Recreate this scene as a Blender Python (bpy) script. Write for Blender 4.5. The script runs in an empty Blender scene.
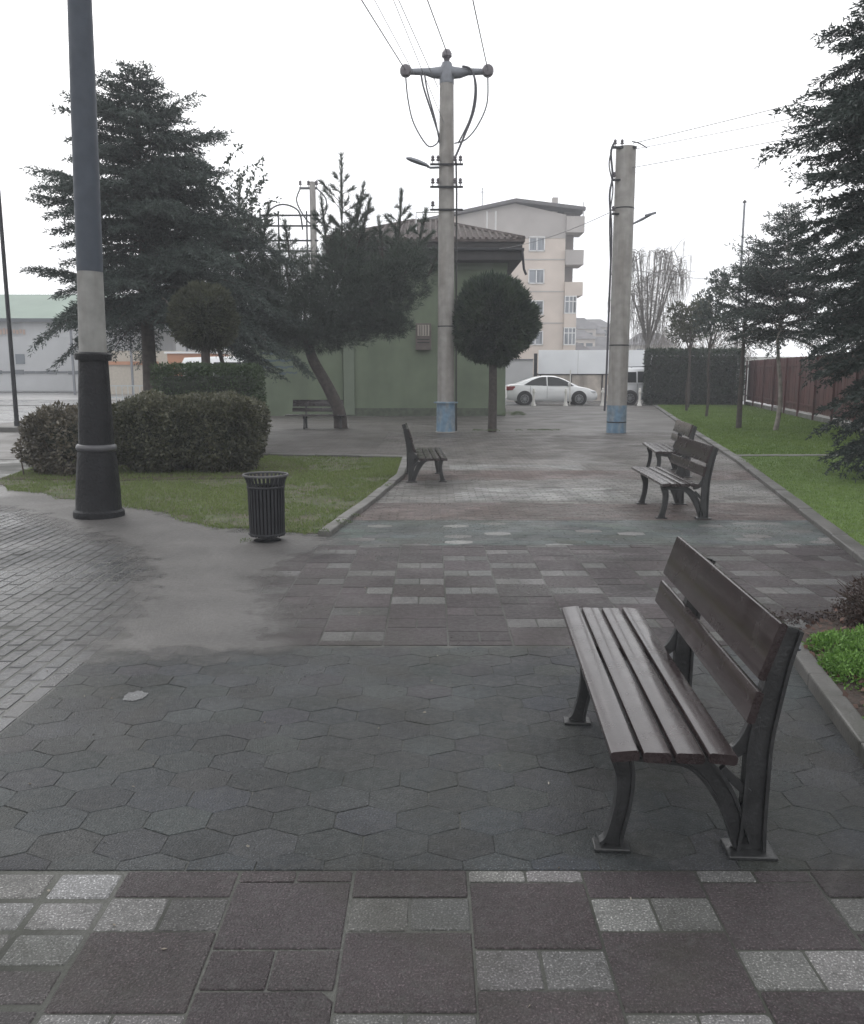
import bpy, math, random
import numpy as np
from mathutils import Vector, Matrix, noise as mnoise
R = math.radians
random.seed(7); rng = np.random.default_rng(11)
S = bpy.context.scene
COL = S.collection

# ------------------------------------------------------------------ camera, world, sun, exposure
cam = bpy.data.cameras.new('camera'); co = bpy.data.objects.new('camera', cam); COL.objects.link(co)
cam.sensor_fit = 'VERTICAL'; cam.sensor_height = 24; cam.lens = 24*850/1024
cam.clip_start = 0.05; cam.clip_end = 2000
co.location = (0, 0, 1.65); co.rotation_euler = (R(90-9.35), 0, 0)
S.camera = co
S.view_settings.view_transform = 'Standard'; S.view_settings.look = 'None'
S.view_settings.gamma = 1; S.view_settings.exposure = 0.22
W = bpy.data.worlds.new('World'); S.world = W; W.use_nodes = True
nt = W.node_tree; nt.nodes.clear()
wo = nt.nodes.new('ShaderNodeOutputWorld'); bg = nt.nodes.new('ShaderNodeBackground')
sky = nt.nodes.new('ShaderNodeTexSky'); sky.sky_type = 'NISHITA'; sky.sun_disc = False
SUN_EL, SUN_ROT = 42, -35
sky.sun_elevation = R(SUN_EL); sky.sun_rotation = R(SUN_ROT); sky.dust_density = 4; sky.air_density = 1.0
hs = nt.nodes.new('ShaderNodeHueSaturation'); hs.inputs['Saturation'].default_value = 0.12
tc = nt.nodes.new('ShaderNodeTexCoord'); cn = nt.nodes.new('ShaderNodeTexNoise')
cn.inputs['Scale'].default_value = 2.2; cn.inputs['Detail'].default_value = 5
cr = nt.nodes.new('ShaderNodeValToRGB')
cr.color_ramp.elements[0].position = .3; cr.color_ramp.elements[0].color = (10.6, 10.8, 11.2, 1)
cr.color_ramp.elements[1].position = .7; cr.color_ramp.elements[1].color = (13.4, 13.3, 13.3, 1)
mx = nt.nodes.new('ShaderNodeMixRGB'); mx.inputs[0].default_value = .8
nt.links.new(sky.outputs[0], hs.inputs['Color']); nt.links.new(tc.outputs['Generated'], cn.inputs['Vector'])
nt.links.new(cn.outputs['Fac'], cr.inputs[0]); nt.links.new(hs.outputs[0], mx.inputs[1]); nt.links.new(cr.outputs[0], mx.inputs[2])
nt.links.new(mx.outputs[0], bg.inputs[0]); bg.inputs[1].default_value = 0.125
nt.links.new(bg.outputs[0], wo.inputs[0])
sl = bpy.data.lights.new('sun', 'SUN'); sl.energy = 0.5; sl.angle = R(25); sl.color = (1, .97, .93)
so = bpy.data.objects.new('sun', sl); COL.objects.link(so)
so.rotation_euler = (R(90-SUN_EL), 0, R(180-SUN_ROT-0)); so.location = (0, 0, 30)

# ------------------------------------------------------------------ materials
MATS = {}
def mat(name, col, rough=.6, metal=0, var=.0, vscale=4, bump=0, bscale=60, spec=.5, col2=None, ramp=(.35, .65), wet=0, attr=None, coat=0, speck=0, speck_scale=160, streak=None, rvar=0):
    if name in MATS: return MATS[name]
    m = bpy.data.materials.new(name); m.use_nodes = True; n = m.node_tree; N = n.nodes; L = n.links
    b = N['Principled BSDF']; b.inputs['Roughness'].default_value = rough; b.inputs['Metallic'].default_value = metal
    b.inputs['Specular IOR Level'].default_value = spec; b.inputs['Coat Weight'].default_value = coat
    b.inputs['Coat Roughness'].default_value = .12
    t = N.new('ShaderNodeTexCoord')
    def rgb(c):
        q = N.new('ShaderNodeRGB'); q.outputs[0].default_value = (*c, 1); return q.outputs[0]
    if attr:
        a = N.new('ShaderNodeAttribute'); a.attribute_name = attr; base = a.outputs['Color']
    else: base = rgb(col)
    def mixf(f, a, b_, mode='MIX'):
        q = N.new('ShaderNodeMixRGB'); q.blend_type = mode; L.new(a, q.inputs[1]); L.new(b_, q.inputs[2])
        if isinstance(f, float): q.inputs[0].default_value = f
        else: L.new(f, q.inputs[0])
        return q.outputs[0]
    def noi(sc, det=4, vec=None, dist=0):
        q = N.new('ShaderNodeTexNoise'); q.inputs['Scale'].default_value = sc; q.inputs['Detail'].default_value = det
        q.inputs['Distortion'].default_value = dist
        L.new(vec if vec else t.outputs['Object'], q.inputs['Vector']); return q.outputs['Fac']
    def rmp(x, a, b_, va=0., vb=1.):
        q = N.new('ShaderNodeMapRange'); q.inputs[1].default_value = a; q.inputs[2].default_value = b_
        q.inputs[3].default_value = va; q.inputs[4].default_value = vb; L.new(x, q.inputs[0]); return q.outputs[0]
    if col2 is not None:
        base = mixf(rmp(noi(vscale, 5), *ramp), base, rgb(col2))
    if streak:
        mp = N.new('ShaderNodeMapping'); mp.inputs['Scale'].default_value = streak[:3]; L.new(t.outputs['Object'], mp.inputs[0])
        base = mixf(rmp(noi(1, 5, mp.outputs[0]), .45, .7), base, rgb(streak[3]))
    if var:
        v = rmp(noi(vscale*1.7, 6), .3, .7, 1-var, 1+var)
        q = N.new('ShaderNodeVectorMath'); q.operation = 'SCALE'; L.new(base, q.inputs[0]); L.new(v, q.inputs['Scale']); base = q.outputs[0]
    if speck:
        vo = N.new('ShaderNodeTexNoise'); vo.inputs['Scale'].default_value = speck_scale; vo.inputs['Detail'].default_value = 2
        L.new(t.outputs['Object'], vo.inputs['Vector'])
        v = rmp(vo.outputs['Fac'], .56, .74, 1., 1+speck)
        v2 = rmp(vo.outputs['Fac'], .28, .44, 1-min(.5, speck*.3), 1.)
        q0 = N.new('ShaderNodeMath'); q0.operation = 'MULTIPLY'; L.new(v, q0.inputs[0]); L.new(v2, q0.inputs[1])
        q = N.new('ShaderNodeVectorMath'); q.operation = 'SCALE'; L.new(base, q.inputs[0]); L.new(q0.outputs[0], q.inputs['Scale']); base = q.outputs[0]
    L.new(base, b.inputs['Base Color'])
    if wet:
        w = rmp(noi(.9, 5, dist=.6), .38, .62, rough, wet)
        if rvar:
            w2 = rmp(noi(28, 4), .3, .7, -rvar, rvar); q = N.new('ShaderNodeMath'); q.operation = 'ADD'; L.new(w, q.inputs[0]); L.new(w2, q.inputs[1]); w = q.outputs[0]
        L.new(w, b.inputs['Roughness'])
    elif rvar:
        L.new(rmp(noi(9, 4), .3, .7, rough-rvar, rough+rvar), b.inputs['Roughness'])
    if bump:
        bp = N.new('ShaderNodeBump'); bp.inputs['Strength'].default_value = bump; bp.inputs['Distance'].default_value = .01
        L.new(noi(bscale, 5), bp.inputs['Height']); L.new(bp.outputs[0], b.inputs['Normal'])
    MATS[name] = m; return m

def leafmat(name, a, b_, rough=.55, spec=.3):
    if name in MATS: return MATS[name]
    m = bpy.data.materials.new(name); m.use_nodes = True; N = m.node_tree.nodes; L = m.node_tree.links
    p = N['Principled BSDF']; at = N.new('ShaderNodeAttribute'); at.attribute_name = 'tone'
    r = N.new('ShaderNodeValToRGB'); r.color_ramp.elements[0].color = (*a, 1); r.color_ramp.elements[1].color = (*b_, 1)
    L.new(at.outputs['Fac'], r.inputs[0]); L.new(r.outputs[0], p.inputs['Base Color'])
    p.inputs['Roughness'].default_value = rough; p.inputs['Specular IOR Level'].default_value = spec
    tr = N.new('ShaderNodeBsdfTranslucent'); L.new(r.outputs[0], tr.inputs[0]); mxs = N.new('ShaderNodeMixShader'); mxs.inputs[0].default_value = .22
    L.new(p.outputs[0], mxs.inputs[1]); L.new(tr.outputs[0], mxs.inputs[2]); L.new(mxs.outputs[0], N['Material Output'].inputs[0])
    MATS[name] = m; return m

M_iron = mat('cast_iron', (.018, .019, .020), .38, .0, var=.3, vscale=8, bump=.25, bscale=70, rvar=.12, spec=.6, speck=.6, speck_scale=50)
M_slat = mat('slat_paint', (.020, .0135, .0142), .24, var=.22, vscale=3, streak=(70, 1.6, 70, (.034, .026, .026)), bump=.05, bscale=60, rvar=.06, coat=.2, speck=.35, speck_scale=240)
M_lampiron = mat('lamp_iron', (.008, .0085, .010), .5, bump=1.2, bscale=30, var=.3, rvar=.1, spec=.22)
M_lampsteel = mat('lamp_steel', (.045, .054, .070), .55, spec=.3, var=.12, rvar=.1)
M_lampband = mat('lamp_band', (.20, .20, .19), .55, var=.25, vscale=2.5, bump=.2, streak=(6, 6, .7, (.13, .12, .11)))
M_conc = mat('pole_concrete', (.27, .26, .245), .8, var=.18, vscale=2.5, bump=.35, bscale=35, streak=(5, 5, .45, (.20, .185, .17)))
M_conc2 = mat('pole_concrete_light', (.30, .29, .275), .8, var=.18, vscale=2.5, bump=.35, bscale=35, streak=(5, 5, .45, (.22, .205, .19)))
M_blue = mat('blue_paint', (.13, .215, .30), .65, var=.25, vscale=5, streak=(7, 7, 2, (.22, .25, .27)))
M_metal = mat('galvanised', (.16, .17, .19), .5, .3, var=.15)
M_dark = mat('dark_metal', (.022, .023, .026), .5, var=.2, spec=.25)
M_black = mat('black_rubber', (.02, .02, .02), .6)
M_cable = mat('cable', (.06, .06, .07), .6)
M_porc = mat('porcelain', (.10, .09, .10), .3)
M_bark = mat('bark', (.055, .046, .041), .9, var=.35, vscale=6, bump=.9, bscale=22)
M_barkl = mat('pale_bark', (.22, .20, .18), .85, var=.35, vscale=5, bump=.6, bscale=22)
M_stem = mat('stem', (.06, .045, .035), .9, var=.3)

# ------------------------------------------------------------------ helpers
def link(o, parent=None):
    COL.objects.link(o)
    if parent is not None: o.parent = parent
    return o
def tag(o, label=None, cat=None, group=None, kind=None):
    if label: o['label'] = label
    if cat: o['category'] = cat
    if group: o['group'] = group
    if kind: o['kind'] = kind
    return o
def thing(name, label, cat, loc=(0, 0, 0), rz=0, group=None):
    o = bpy.data.objects.new(name, None); o.empty_display_size = .2; o.location = loc; o.rotation_euler = (0, 0, rz); COL.objects.link(o)
    return tag(o, label, cat, group)
def copy_tree(o, parent=None):
    c = o.copy(); COL.objects.link(c)
    if parent is not None: c.parent = parent
    for ch in list(o.children): copy_tree(ch, c)
    return c

class MB:
    def __init__(s): s.v = []; s.f = []
    def add(s, vs, fs):
        o = len(s.v); s.v += [tuple(v) for v in vs]; s.f += [tuple(i+o for i in f) for f in fs]; return s
    def box(s, c, d, rz=0, rx=0, ry=0):
        m = Matrix.Translation(c) @ Matrix.Rotation(rz, 4, 'Z') @ Matrix.Rotation(ry, 4, 'Y') @ Matrix.Rotation(rx, 4, 'X')
        vs = [m @ Vector((x*d[0]/2, y*d[1]/2, z*d[2]/2)) for x in (-1, 1) for y in (-1, 1) for z in (-1, 1)]
        return s.add(vs, [(0, 1, 3, 2), (4, 6, 7, 5), (0, 4, 5, 1), (2, 3, 7, 6), (0, 2, 6, 4), (1, 5, 7, 3)])
    def tube(s, pts, rad, n=8, cap=True):
        pts = [Vector(p) for p in pts]; k = len(pts)
        if not hasattr(rad, '__len__'): rad = [rad]*k
        vs = []; fs = []; ref = None
        for i, p in enumerate(pts):
            t = (pts[min(i+1, k-1)]-pts[max(i-1, 0)])
            if t.length < 1e-9: t = Vector((0, 0, 1))
            t.normalize()
            if ref is None: ref = Vector((1, 0, 0)) if abs(t.x) < .8 else Vector((0, 1, 0))
            u = ref-t*ref.dot(t)
            if u.length < 1e-6: u = t.orthogonal()
            u.normalize(); w = t.cross(u); ref = u
            for j in range(n):
                a = 2*math.pi*j/n; vs.append(p+(u*math.cos(a)+w*math.sin(a))*rad[i])
        for i in range(k-1):
            for j in range(n):
                a = i*n+j; b = i*n+(j+1) % n; fs.append((a, b, b+n, a+n))
        if cap: fs.append(tuple(range(n-1, -1, -1))); fs.append(tuple((k-1)*n+j for j in range(n)))
        return s.add(vs, fs)
    def lathe(s, prof, n=32, c=(0, 0, 0), axis='Z', flute=None, cap=True):
        vs = []; fs = []; k = len(prof)
        for i, (r, z) in enumerate(prof):
            for j in range(n):
                a = 2*math.pi*j/n; rr = r*(flute(j, z) if flute else 1)
                if axis == 'Z': vs.append((c[0]+rr*math.cos(a), c[1]+rr*math.sin(a), c[2]+z))
                elif axis == 'Y': vs.append((c[0]+rr*math.cos(a), c[1]+z, c[2]-rr*math.sin(a)))
                else: vs.append((c[0]+z, c[1]+rr*math.cos(a), c[2]+rr*math.sin(a)))
        for i in range(k-1):
            for j in range(n):
                a = i*n+j; b = i*n+(j+1) % n; fs.append((a, b, b+n, a+n))
        if cap: fs.append(tuple(range(n-1, -1, -1))); fs.append(tuple((k-1)*n+j for j in range(n)))
        return s.add(vs, fs)
    def extrude(s, poly, y0, y1):            # polygon in the XZ plane, extruded along Y
        n = len(poly); vs = [(x, y0, z) for x, z in poly]+[(x, y1, z) for x, z in poly]
        fs = [tuple(range(n)), tuple(range(2*n-1, n-1, -1))]+[(i, i+n, (i+1) % n+n, (i+1) % n) for i in range(n)]
        return s.add(vs, fs)
    def slab(s, poly, z0, z1):               # polygon in the XY plane
        n = len(poly); vs = [(x, y, z1) for x, y in poly]+[(x, y, z0) for x, y in poly]
        fs = [tuple(range(n)), tuple(range(2*n-1, n-1, -1))]+[(i, i+n, (i+1) % n+n, (i+1) % n) for i in range(n)]
        return s.add(vs, fs)
    def build(s, name, m, parent=None, bevel=0, smooth=None, seg=2, recalc=True):
        me = bpy.data.meshes.new(name); me.from_pydata(s.v, [], s.f)
        if recalc:
            import bmesh
            b = bmesh.new(); b.from_mesh(me); bmesh.ops.recalc_face_normals(b, faces=b.faces); b.to_mesh(me); b.free()
        me.materials.append(m)
        if smooth is not None:
            me.polygons.foreach_set('use_smooth', [True]*len(me.polygons)); me.set_sharp_from_angle(angle=R(smooth))
        o = bpy.data.objects.new(name, me); link(o, parent)
        if bevel:
            md = o.modifiers.new('bevel', 'BEVEL'); md.width = bevel; md.segments = seg; md.limit_method = 'ANGLE'; md.angle_limit = R(35)
        return o

def np_mesh(name, V, Q, m, parent=None, tone=None, col=None, k=4):
    me = bpy.data.meshes.new(name); nv = len(V); nf = len(Q)
    me.vertices.add(nv); me.vertices.foreach_set('co', np.asarray(V, np.float32).ravel())
    me.loops.add(nf*k); me.loops.foreach_set('vertex_index', np.asarray(Q, np.int32).ravel())
    me.polygons.add(nf); me.polygons.foreach_set('loop_start', np.arange(0, nf*k, k, dtype=np.int32))
    me.update(calc_edges=True); me.validate()
    if tone is not None:
        a = me.attributes.new('tone', 'FLOAT', 'POINT'); a.data.foreach_set('value', np.asarray(tone, np.float32))
    if col is not None:
        a = me.attributes.new('pc', 'FLOAT_COLOR', 'POINT'); a.data.foreach_set('color', np.asarray(col, np.float32).ravel())
    me.materials.append(m); o = bpy.data.objects.new(name, me); return link(o, parent)
def norm(a): return a/np.maximum(np.linalg.norm(a, axis=-1, keepdims=True), 1e-9)
class Cards:
    def __init__(s): s.P = []; s.D = []; s.L = []; s.W = []; s.T = []
    def add(s, P, D, L, W, T):
        n = len(P); s.P.append(P); s.D.append(norm(D)); s.L.append(np.broadcast_to(L, n)); s.W.append(np.broadcast_to(W, n)); s.T.append(np.broadcast_to(T, n))
    def build(s, name, m, parent=None, mid=.45):
        P = np.concatenate(s.P); D = np.concatenate(s.D); L = np.concatenate(s.L)[:, None]; Wd = np.concatenate(s.W)[:, None]; T = np.concatenate(s.T)
        side = norm(np.cross(D, rng.normal(size=D.shape))); n = len(P)
        V = np.stack([P, P+D*L*mid+side*Wd/2, P+D*L, P+D*L*mid-side*Wd/2], 1).reshape(-1, 3)
        return np_mesh(name, V, np.arange(4*n).reshape(-1, 4), m, parent, tone=np.repeat(np.clip(T, 0, 1), 4))

def wobble(poly, step=.25, amp=.06, seed=0):
    out = []
    for i, (x, y) in enumerate(poly):
        x2, y2 = poly[(i+1) % len(poly)]; d = math.hypot(x2-x, y2-y); k = max(1, int(d/step))
        for j in range(k):
            t = j/k; px = x+(x2-x)*t; py = y+(y2-y)*t; q = mnoise.noise_vector(Vector((px*1.7, py*1.7, seed)))
            out.append((px+q.x*amp*2, py+q.y*amp*2))
    return out
def inside(px, py, poly):
    c = np.zeros(np.shape(px), bool); n = len(poly)
    for i in range(n):
        x1, y1 = poly[i]; x2, y2 = poly[(i+1) % n]
        c ^= ((y1 > py) != (y2 > py)) & (px < (x2-x1)*(py-y1)/((y2-y1) or 1e-12)+x1)
    return c

# ------------------------------------------------------------------ setting: ground, paving, road, lawns
M_ground = mat('ground_earth', (.10, .095, .085), .9, var=.25, vscale=.3, bump=.3, bscale=12)
MB().add([(-400, -40, -.06), (400, -40, -.06), (400, 600, -.06), (-400, 600, -.06)], [(0, 1, 2, 3)]).build('ground', M_ground); tag(bpy.data.objects['ground'], kind='structure')
M_mortar = mat('joint_sand', (.028, .030, .024), .8, var=.35, vscale=2, bump=.5, bscale=90, wet=.3)
o = MB().add([(-9, -3, -.0035), (9, -3, -.0035), (9, 24, -.0035), (-9, 24, -.0035)], [(0, 1, 2, 3)]).build('paving_bed', M_mortar); tag(o, kind='structure')

M_pav = mat('paver', (0, 0, 0), .66, attr='pc', var=.30, vscale=1.3, bump=.9, bscale=130, wet=.31, speck=2.6, speck_scale=150, rvar=.10, spec=.27)
M_pav2 = mat('paver_smooth', (0, 0, 0), .56, attr='pc', var=.2, vscale=1.1, bump=.35, bscale=120, wet=.2, speck=.7, speck_scale=180, rvar=.08, spec=.33)
def grime(m, col=(.030, .033, .018), sc=.75, a=.52, b=.72, amt=.75):
    N = m.node_tree.nodes; L = m.node_tree.links; p = N['Principled BSDF']; t = N.new('ShaderNodeTexCoord')
    n1 = N.new('ShaderNodeTexNoise'); n1.inputs['Scale'].default_value = sc; n1.inputs['Detail'].default_value = 9; n1.inputs['Roughness'].default_value = .68; n1.inputs['Distortion'].default_value = .8
    mp = N.new('ShaderNodeMapping'); mp.inputs['Location'].default_value = (3.1, 7.7, 0); L.new(t.outputs['Object'], mp.inputs[0]); L.new(mp.outputs[0], n1.inputs['Vector'])
    r_ = N.new('ShaderNodeMapRange'); r_.inputs[1].default_value = a; r_.inputs[2].default_value = b; r_.inputs[4].default_value = amt; L.new(n1.outputs['Fac'], r_.inputs[0])
    q = N.new('ShaderNodeMixRGB'); L.new(r_.outputs[0], q.inputs[0]); L.new(p.inputs['Base Color'].links[0].from_socket, q.inputs[1]); q.inputs[2].default_value = (*col, 1); L.new(q.outputs[0], p.inputs['Base Color'])
grime(M_pav, (.070, .070, .068), 34, .50, .68, .5); grime(M_pav, (.018, .018, .017), 22, .54, .70, .5); grime(M_pav, (.030, .029, .022), .7, .50, .72, .8); grime(M_pav, (.085, .083, .078), 1.6, .60, .74, .45); grime(M_pav2, (.035, .034, .032), .6, .5, .75, .7)
def pavers(name, polys, cols, m, z=0., bev=.006, jit=.0006, tilt=.0022):
    V = []; Q = []; C = []; n = len(polys[0]); off = 0
    import itertools
    V = np.zeros((len(polys), 3*n, 3)); C = np.ones((len(polys), 3*n, 4)); faces = []
    for i, p in enumerate(polys):
        p = np.asarray(p, float); c = p.mean(0); dz = random.gauss(0, jit); tx, ty = random.gauss(0, tilt), random.gauss(0, tilt)
        d = p-c; r = np.linalg.norm(d, axis=1, keepdims=True); inner = c+d*(1-bev*1.2/r); mid = c+d*(1-.0002/r)
        for k_, (q, zz) in enumerate(((inner, 0), (mid, -bev*.7), (p, -.03))):
            V[i, k_*n:(k_+1)*n, :2] = q; V[i, k_*n:(k_+1)*n, 2] = z+zz+dz+(q[:, 0]-c[0])*tx+(q[:, 1]-c[1])*ty
        C[i, :, :3] = cols[i]
        o_ = i*3*n; faces.append(tuple(o_+j for j in range(n)))
        for k_ in range(2):
            for j in range(n):
                faces.append((o_+k_*n+j, o_+(k_+1)*n+j, o_+(k_+1)*n+(j+1) % n, o_+k_*n+(j+1) % n))
    me = bpy.data.meshes.new(name); me.from_pydata(V.reshape(-1, 3).tolist(), [], faces)
    a = me.attributes.new('pc', 'FLOAT_COLOR', 'POINT'); a.data.foreach_set('color', C.astype(np.float32).ravel())
    me.materials.append(m); o = bpy.data.objects.new(name, me); link(o); tag(o, kind='structure'); return o
def rect(x0, y0, x1, y1, g=.004, rz=0, rnd=0.002):
    j = lambda: random.uniform(-rnd, rnd)
    m_ = min(x1-x0, y1-y0); k = lambda: min(m_*.2, .002+abs(random.gauss(0, .004))+(random.random() < .06)*random.uniform(.01, .035))
    a, b, c, d, e, f, h, i = [k() for _ in range(8)]
    X0, Y0, X1, Y1 = x0+g+j(), y0+g+j(), x1-g+j(), y1-g+j()
    return [(X0+a, Y0), (X1-b, Y0), (X1, Y0+c), (X1, Y1-d), (X1-e, Y1), (X0+f, Y1), (X0, Y1-h), (X0, Y0+i)]
def jc(c, v=.12, h=.012):
    s = random.gauss(1, v); return [max(.01, c[i]*s*random.gauss(1, h)) for i in range(3)]
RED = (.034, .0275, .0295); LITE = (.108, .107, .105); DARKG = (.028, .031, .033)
# big red slabs with pairs of small pale setts, column by column
def bigsmall(name, X0, X1, Y0, Y1, w=.40, big=.40, sm=.2, light=1.0, plite=.75, rows_shift=.5, pair=False):
    P = []; C = []; nx = int(round((X1-X0)/w)); per = big+sm
    for c in range(nx):
        x = X0+c*w; y = Y0-per-((c % 2)*rows_shift+random.choice([0, 0, 0, .33]) * 0)*per
        while y < Y1:
            a, b = max(y, Y0), min(y+big, Y1)
            if b-a > .05: P.append(rect(x, a, x+w, b)); C.append(jc(RED, .10))
            a, b = max(y+big, Y0), min(y+per, Y1)
            if b-a > .05:
                pl_ = random.random() < plite
                for k in (0, 1):
                    P.append(rect(x+k*w/2, a, x+(k+1)*w/2, b))
                    C.append(jc([q*light for q in LITE], .18) if (pl_ and random.random() < .9) else jc(RED, .25))
            y += per
    return pavers(name, P, C, M_pav, bev=.004)
bigsmall('near_paving', -1.02, 4.98, -.5, 2.62, w=.38, big=.33, sm=.165, light=.95, plite=.72)
# four-sett pale panels in the left corner
P = []; C = []
for i in range(-12, 4):
    for j in range(17):
        x = -1.46+i*.22; y = .0+j*.1535
        if x > -1.1 or y+.1535 > 2.612: continue
        pale_sett = (y > 2.0 and y < 2.62 and x > -1.7)
        P.append(rect(x, y, x+.22, y+.1535, g=.011)); C.append(jc((.135, .135, .133) if pale_sett else (.045, .041, .041), .12))
pavers('corner_paving', P, C, M_pav)
bigsmall('middle_paving', -1.9, 6.1, 5.0, 8.05, w=.40, big=.37, sm=.2, light=.72, plite=.75)
# dark hexagonal slabs
def hexes(name, X0, X1, Y0, Y1, a, col, pw=0, squash=.8, g=.003):
    P = []; C = []; dx = a*math.sqrt(3); dy = a*1.5*squash; j = 0; y = Y0-dy
    while y < Y1+dy:
        x = X0-dx+(j % 2)*dx/2
        while x < X1+dx:
            if X0-dx*.3 < x < X1+dx*.3 and Y0-a*squash*.4 < y < Y1+a*squash*.4:
                p = [(x+(a-g)*math.cos(R(30+60*k))+random.uniform(-.003, .003), y+(a-g)*squash*math.sin(R(30+60*k))+random.uniform(-.003, .003)) for k in range(6)]
                p = [(max(q[0], X0+.003+.0001*k_), min(max(q[1], Y0+.003+.0001*k_), Y1-.003-.0001*k_)) for k_, q in enumerate(p)]
                P.append(p); C.append(jc((.125, .125, .122), .2) if random.random() < pw else [q*random.gauss(1, .03) for q in jc(col, .11)])
            x += dx
        y += dy; j += 1
    return pavers(name, P, C, M_pav, bev=.0022, jit=.0005, tilt=.0016)
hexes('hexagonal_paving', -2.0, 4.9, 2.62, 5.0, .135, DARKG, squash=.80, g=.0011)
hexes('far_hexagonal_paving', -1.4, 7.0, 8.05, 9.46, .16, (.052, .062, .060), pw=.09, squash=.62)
# little bricks of the path, in pink and pale bands
P = []; C = []
j = 0; y = 9.46
while y < 23.6:
    x = -1.6-(j % 2)*.1
    while x < 7.9:
        b = (.085, .067, .063)
        n_ = mnoise.noise(Vector((x*.5, y*.4, 3)))
        if 10.7 < y+n_*.3 < 13.0: b = (.125, .121, .115)
        elif 13.0 <= y < 14.3: b = (.092, .070, .065)
        elif 14.3 <= y < 16.2: b = (.120, .113, .107)
        elif y >= 16.2: b = (.090, .083, .078)
        if .2 < x < 2.6 and (10.9 < y < 12.1 or 14.4 < y < 15.2) and n_ > -.15: b = (.19, .19, .185)
        P.append(rect(x, y, x+.2, y+.1, g=.005)); C.append(jc(b, .14)); x += .2
    y += .1; j += 1
pavers('brick_path', P, C, M_pav, bev=.004)
# wet brick setts at the left, long joints running away from the viewer
P = []; C = []
i = 0; x = -9
while x < -2.09:
    y = 2.4-(i % 2)*.10
    while y < 12.2:
        e = random.uniform(-.002, .002); P.append([(x+.009, y+.003+e), (x+.094, y+.003-e), (x+.094, y+.197+e), (x+.009, y+.197)]); C.append(jc((.038, .039, .042), .16))
        y += .20
    x += .103; i += 1
pavers('wet_sett_paving', P, C, M_pav2, bev=.008, jit=.0012, tilt=.010)
# worn cement patch round the lamp post and bin
M_patch = mat('cement_patch', (.072, .069, .067), .6, var=.2, vscale=1.4, bump=.5, bscale=60, wet=.42, col2=(.088, .084, .081), speck=.5, speck_scale=120, rvar=.08)
pp = [(-2.05, 4.7), (-.8, 4.8), (-.95, 5.8), (-1.3, 6.6), (-1.1, 7.5), (-.8, 8.2), (-1.05, 8.7), (-1.9, 8.85), (-2.8, 9.8), (-3.9, 11.0), (-5.6, 12.1), (-6.6, 12.8), (-7.8, 12.6), (-6.4, 11.0), (-5.0, 10.0), (-4.0, 8.9), (-3.1, 8.0), (-2.5, 7.0), (-2.3, 6)]
gx = np.arange(-8.2, -.3, .08); gy = np.arange(4.4, 13.2, .08); GX, GY = np.meshgrid(gx, gy, indexing='ij'); ed = np.full(GX.shape, 9.)
for i in range(len(pp)):
    ax_, ay_ = pp[i]; bx_, by_ = pp[(i+1) % len(pp)]; t = np.clip(((GX-ax_)*(bx_-ax_)+(GY-ay_)*(by_-ay_))/((bx_-ax_)**2+(by_-ay_)**2), 0, 1); ed = np.minimum(ed, np.hypot(GX-ax_-t*(bx_-ax_), GY-ay_-t*(by_-ay_)))
ed = np.where(inside(GX, GY, pp), ed, -ed); V = np.stack([GX, GY, np.full(GX.shape, .0045)], -1).reshape(-1, 3); n1, n2 = GX.shape
Q = [(i*n2+j, (i+1)*n2+j, (i+1)*n2+j+1, i*n2+j+1) for i in range(n1-1) for j in range(n2-1) if ed[i, j] > -.35]
o = np_mesh('cement_patch', V, Q, M_patch, tone=np.clip(ed.ravel()*1.3+.42, 0, 1)); tag(o, kind='structure')
N = M_patch.node_tree.nodes; L = M_patch.node_tree.links; at = N.new('ShaderNodeAttribute'); at.attribute_name = 'tone'
tcn = N.new('ShaderNodeTexCoord'); nn = N.new('ShaderNodeTexNoise'); nn.inputs['Scale'].default_value = 4.5; nn.inputs['Detail'].default_value = 8; L.new(tcn.outputs['Object'], nn.inputs['Vector'])
ad = N.new('ShaderNodeMath'); ad.operation = 'ADD'; L.new(at.outputs['Fac'], ad.inputs[0]); L.new(nn.outputs['Fac'], ad.inputs[1])
mr = N.new('ShaderNodeMapRange'); mr.inputs[1].default_value = .80; mr.inputs[2].default_value = 1.28; mr.inputs[4].default_value = .84; L.new(ad.outputs[0], mr.inputs[0])
tb = N.new('ShaderNodeBsdfTransparent'); ms_ = N.new('ShaderNodeMixShader'); L.new(mr.outputs[0], ms_.inputs[0]); L.new(tb.outputs[0], ms_.inputs[1]); L.new(N['Principled BSDF'].outputs[0], ms_.inputs[2]); L.new(ms_.outputs[0], N['Material Output'].inputs[0])
# path and square further back
M_far = mat('far_paving', (.105, .098, .092), .6, var=.2, vscale=.35, bump=.5, bscale=40, wet=.44, speck=.5, speck_scale=60, col2=(.085, .079, .074), spec=.32)
def brick_overlay(m, sx, sy, c):
    N = m.node_tree.nodes; L = m.node_tree.links; p = N['Principled BSDF']; t = N.new('ShaderNodeTexCoord')
    b = N.new('ShaderNodeTexBrick'); b.inputs['Scale'].default_value = 1; b.inputs['Brick Width'].default_value = sx; b.inputs['Row Height'].default_value = sy
    b.inputs['Mortar Size'].default_value = .012; b.inputs['Color1'].default_value = (1, 1, 1, 1); b.inputs['Color2'].default_value = (.78, .77, .76, 1); b.inputs['Mortar'].default_value = (*c, 1)
    L.new(t.outputs['Object'], b.inputs['Vector']); q = N.new('ShaderNodeMixRGB'); q.blend_type = 'MULTIPLY'; q.inputs[0].default_value = 1
    s = p.inputs['Base Color'].links[0].from_socket; L.new(s, q.inputs[1]); L.new(b.outputs[0], q.inputs[2]); L.new(q.outputs[0], p.inputs['Base Color'])
brick_overlay(M_far, .3, .15, (.45, .45, .45))
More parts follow.
